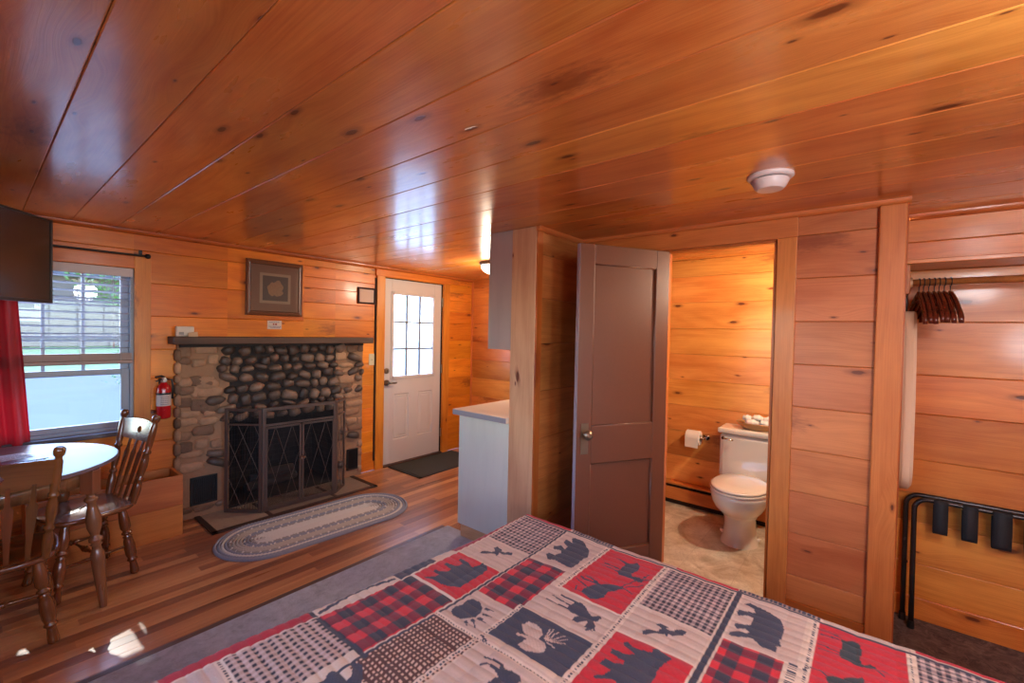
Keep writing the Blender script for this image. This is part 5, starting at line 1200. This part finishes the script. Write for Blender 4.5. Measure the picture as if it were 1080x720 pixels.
def tree(x,y,h,r,label):
    t=thing('tree',label,'tree',(x,y,-.1),0,'trees beyond the lawn')
    mb=MB(); mb.tube([(x,y,-.35),(x+.05,y,h*.3),(x-.1,y+.1,h*.6),(x,y,h*.85)],[.16,.13,.09,.03],9)
    for k in range(5):
        a=k*1.3; z=h*(.4+.1*k); mb.tube([(x,y,z),(x+math.cos(a)*r*.6,y+math.sin(a)*r*.6,z+r*.4)],[.05,.02],6)
    obj('trunk',mb,BARK,t)
    mb=MB()
    for k in range(1500):
        a=R.uniform(0,2*PI); c=R.uniform(-1,1); rr=r*R.uniform(.5,1)**.5; p=Vector((x+math.cos(a)*rr*math.sqrt(1-c*c),y+math.sin(a)*rr*math.sqrt(1-c*c),h*.66+c*h*.34))
        q=Matrix.Rotation(R.uniform(0,6),3,(R.uniform(-1,1),R.uniform(-1,1),R.uniform(-1,1.01))); w=R.uniform(.1,.2)
        mb.add([p+q@Vector((-w,0,0)),p+q@Vector((0,-w*.5,0)),p+q@Vector((w,0,0)),p+q@Vector((0,w*.5,0))],[(0,1,2,3)])
    obj('foliage',mb,LEAFM,t,recalc=False)
tree(-1.5,38,8,3,'leafy green tree beyond the lawn, seen through the window blind')
tree(6.6,40,8.5,3.2,'leafy green tree beyond the lawn, seen through the window blind')
# low shrub on the gravel
t=thing('shrub','small grey-green shrub on the gravel outside the window','shrub',(3.6,17.5,-.4))
mb=MB()
for k in range(900):
    p=Vector((3.6+R.gauss(0,.42),17.5+R.gauss(0,.3),-.35+abs(R.gauss(0,.3)))); q=Matrix.Rotation(R.uniform(0,6),3,(R.uniform(-1,1),R.uniform(-1,1),R.uniform(-1,1.01))); w=R.uniform(.03,.07)
    mb.add([p+q@Vector((-w,0,0)),p+q@Vector((0,-w*.4,0)),p+q@Vector((w,0,0)),p+q@Vector((0,w*.4,0))],[(0,1,2,3)])
obj('foliage',mb,LEAFM,t,recalc=False); mb=MB(); mb.tube([(3.6,17.5,-.42),(3.62,17.5,-.1)],.03,6); obj('stem',mb,BARK,t)
cb=thing('neighbouring_cabin','grey-brown cabin across the lawn, seen dimly through the blind','building',(4,46,0))
mb=MB(); CW=plain('cabin_siding',srgb(112,98,92),.8,scale=2,var=.1); mb.cbox((-8,46,-.2),(14,54,5.0),.02)
for k in range(20): mb.cbox((-8,45.975,.0+.25*k),(14,46,.24+.25*k),.008)
obj('wall',mb,CW,cb)
mb=MB(); mb.prism([(45.2,4.9),(50,9.2),(54.8,4.9),(50,8.9)],lambda a,b:Vector((-8.8,a,b)),lambda a,b:Vector((14.8,a,b))); obj('roof',mb,plain('cabin_roof',srgb(82,76,76),.8),cb)
for x in (-5,1.5,8):
    mb=MB(); mb.cbox((x,45.93,1.6),(x+1.6,45.98,3.4),.02); w=obj('window',mb,plain('cabin_window_frame',srgb(190,188,184),.5),cb); mb=MB(); mb.cbox((x+.1,45.92,1.7),(x+1.5,45.935,3.3),.005); obj('pane',mb,plain('cabin_pane',srgb(60,66,74),.1),w)

# ================================================================= light
w=bpy.data.worlds.new('sky'); C_=bpy.context.scene; C_.world=w; w.use_nodes=True; nt=w.node_tree; nt.nodes.clear()
wo=nt.nodes.new('ShaderNodeOutputWorld'); bg=nt.nodes.new('ShaderNodeBackground'); nt.links.new(bg.outputs[0],wo.inputs[0])
sk=nt.nodes.new('ShaderNodeTexSky'); sk.sky_type='NISHITA'; sk.sun_disc=False; sk.sun_elevation=math.radians(36); sk.sun_rotation=math.radians(-4); sk.air_density=1.0; sk.dust_density=.25
mxs=nt.nodes.new('ShaderNodeMix'); mxs.data_type='RGBA'; mxs.blend_type='MULTIPLY'; mxs.inputs[0].default_value=1; mxs.inputs[7].default_value=(.82,.95,1.2,1); nt.links.new(sk.outputs[0],mxs.inputs[6]); nt.links.new(mxs.outputs[2],bg.inputs[0]); bg.inputs[1].default_value=SKY_ST
def light(name,ty,loc,energy,col,**kw):
    l=bpy.data.lights.new(name,ty); l.energy=energy; l.color=col; o=bpy.data.objects.new(name,l); C.objects.link(o); o.location=loc
    for k,v in kw.items(): setattr(l,k,v)
    return o
sun=light('sun','SUN',(0,10,8),SUN_ST,(1,.93,.82),angle=math.radians(.6))
sun.rotation_euler=Vector((-.09,-1,-.72)).to_track_quat('-Z','Y').to_euler()
def portal(loc,sx,sz,direction):
    o=light('window_portal','AREA',loc,1,(1,1,1),shape='RECTANGLE',size=sx,size_y=sz); o.rotation_euler=Vector(direction).to_track_quat('-Z','Z').to_euler(); o.data.cycles.is_portal=True; return o
portal(((WX0+WX1)/2,YF+.13,(WZ0+WZ1)/2),WX1-WX0,WZ1-WZ0,(0,-1,0))
portal((3.17,YF+.13,1.42),.62,.96,(0,-1,0))
portal((XL-.13,(LW0+LW1)/2,(LZ0+LZ1)/2),LW1-LW0,LZ1-LZ0,(1,0,0))
portal(((BW0+BW1)/2,YR-.13,1.37),BW1-BW0,1.05,(0,1,0))
light('kitchen_lamp_light','POINT',(3.15,2.80,HC-.16),KIT_W,(1,.86,.66),shadow_soft_size=.12)
for x in (): light('vanity_lamp_light','POINT',(x,.03,1.90),VAN_W,(1,.72,.42),shadow_soft_size=.055)
# ceiling lamp of the bedroom, above and behind the camera, and an added fill light
t=thing('bedroom_ceiling_light','round glass ceiling lamp over the bed, mirrored in the window','ceiling lamp',(1.02,-.66,HC))
mb=MB(); mb.lathe([(0,.150),(.6,.155),(1,.135)],(1.02,-.66,HC),(1.02,-.66,HC-.03),32); obj('base',mb,plain('bedroom_lamp_base',srgb(120,104,92),.4,.5),t)
mb=MB(); mb.lathe([(0,.135),(.3,.133),(.6,.115),(.85,.075),(1,.01)],(1.02,-.66,HC-.028),(1.02,-.66,HC-.115),32); obj('glass_dome',mb,lamp_mat('bedroom_glow',(1,.88,.72,1),6),t)
light('bedroom_lamp_light','POINT',(1.02,-.66,HC-.2),ROOM_W,(.86,.94,1),shadow_soft_size=.13)
light('added_fill_light','POINT',(-.35,-1.25,1.45),FILL_W,(.80,.91,1),shadow_soft_size=.2)  # unseen fill behind the camera, added to brighten the room without a fixture

# ================================================================= camera
cam=bpy.data.cameras.new('camera'); co=bpy.data.objects.new('camera',cam); C.objects.link(co); C_.camera=co
f_,pi_,ro_,ya_=463.79,-0.0203719,0.0203890,math.radians(50.726063)
F=Vector((math.sin(ya_)*math.cos(pi_),math.cos(ya_)*math.cos(pi_),math.sin(pi_))); Rr=F.cross(Z_).normalized(); Uu=Rr.cross(F)
R2=Rr*math.cos(ro_)+Uu*math.sin(ro_); U2=-Rr*math.sin(ro_)+Uu*math.cos(ro_)
M=Matrix((R2,U2,-F)).transposed().to_4x4(); M.translation=(0,0,1.475); co.matrix_world=M
cam.sensor_width=36; cam.sensor_fit='HORIZONTAL'; cam.lens=f_/1080*36; cam.clip_start=.02; cam.clip_end=200
vs_=C_.view_settings; C_.display_settings.display_device='sRGB'; vs_.view_transform='Standard'; vs_.look='None'; vs_.gamma=1; vs_.use_curve_mapping=False; vs_.exposure=EXPO
C_.cycles.use_denoising=True; C_.cycles.max_bounces=10; C_.cycles.diffuse_bounces=5; C_.cycles.glossy_bounces=4; C_.cycles.transmission_bounces=6; C_.cycles.transparent_max_bounces=16
C_.cycles.sample_clamp_indirect=6; C_.cycles.caustics_reflective=False; C_.cycles.caustics_refractive=False
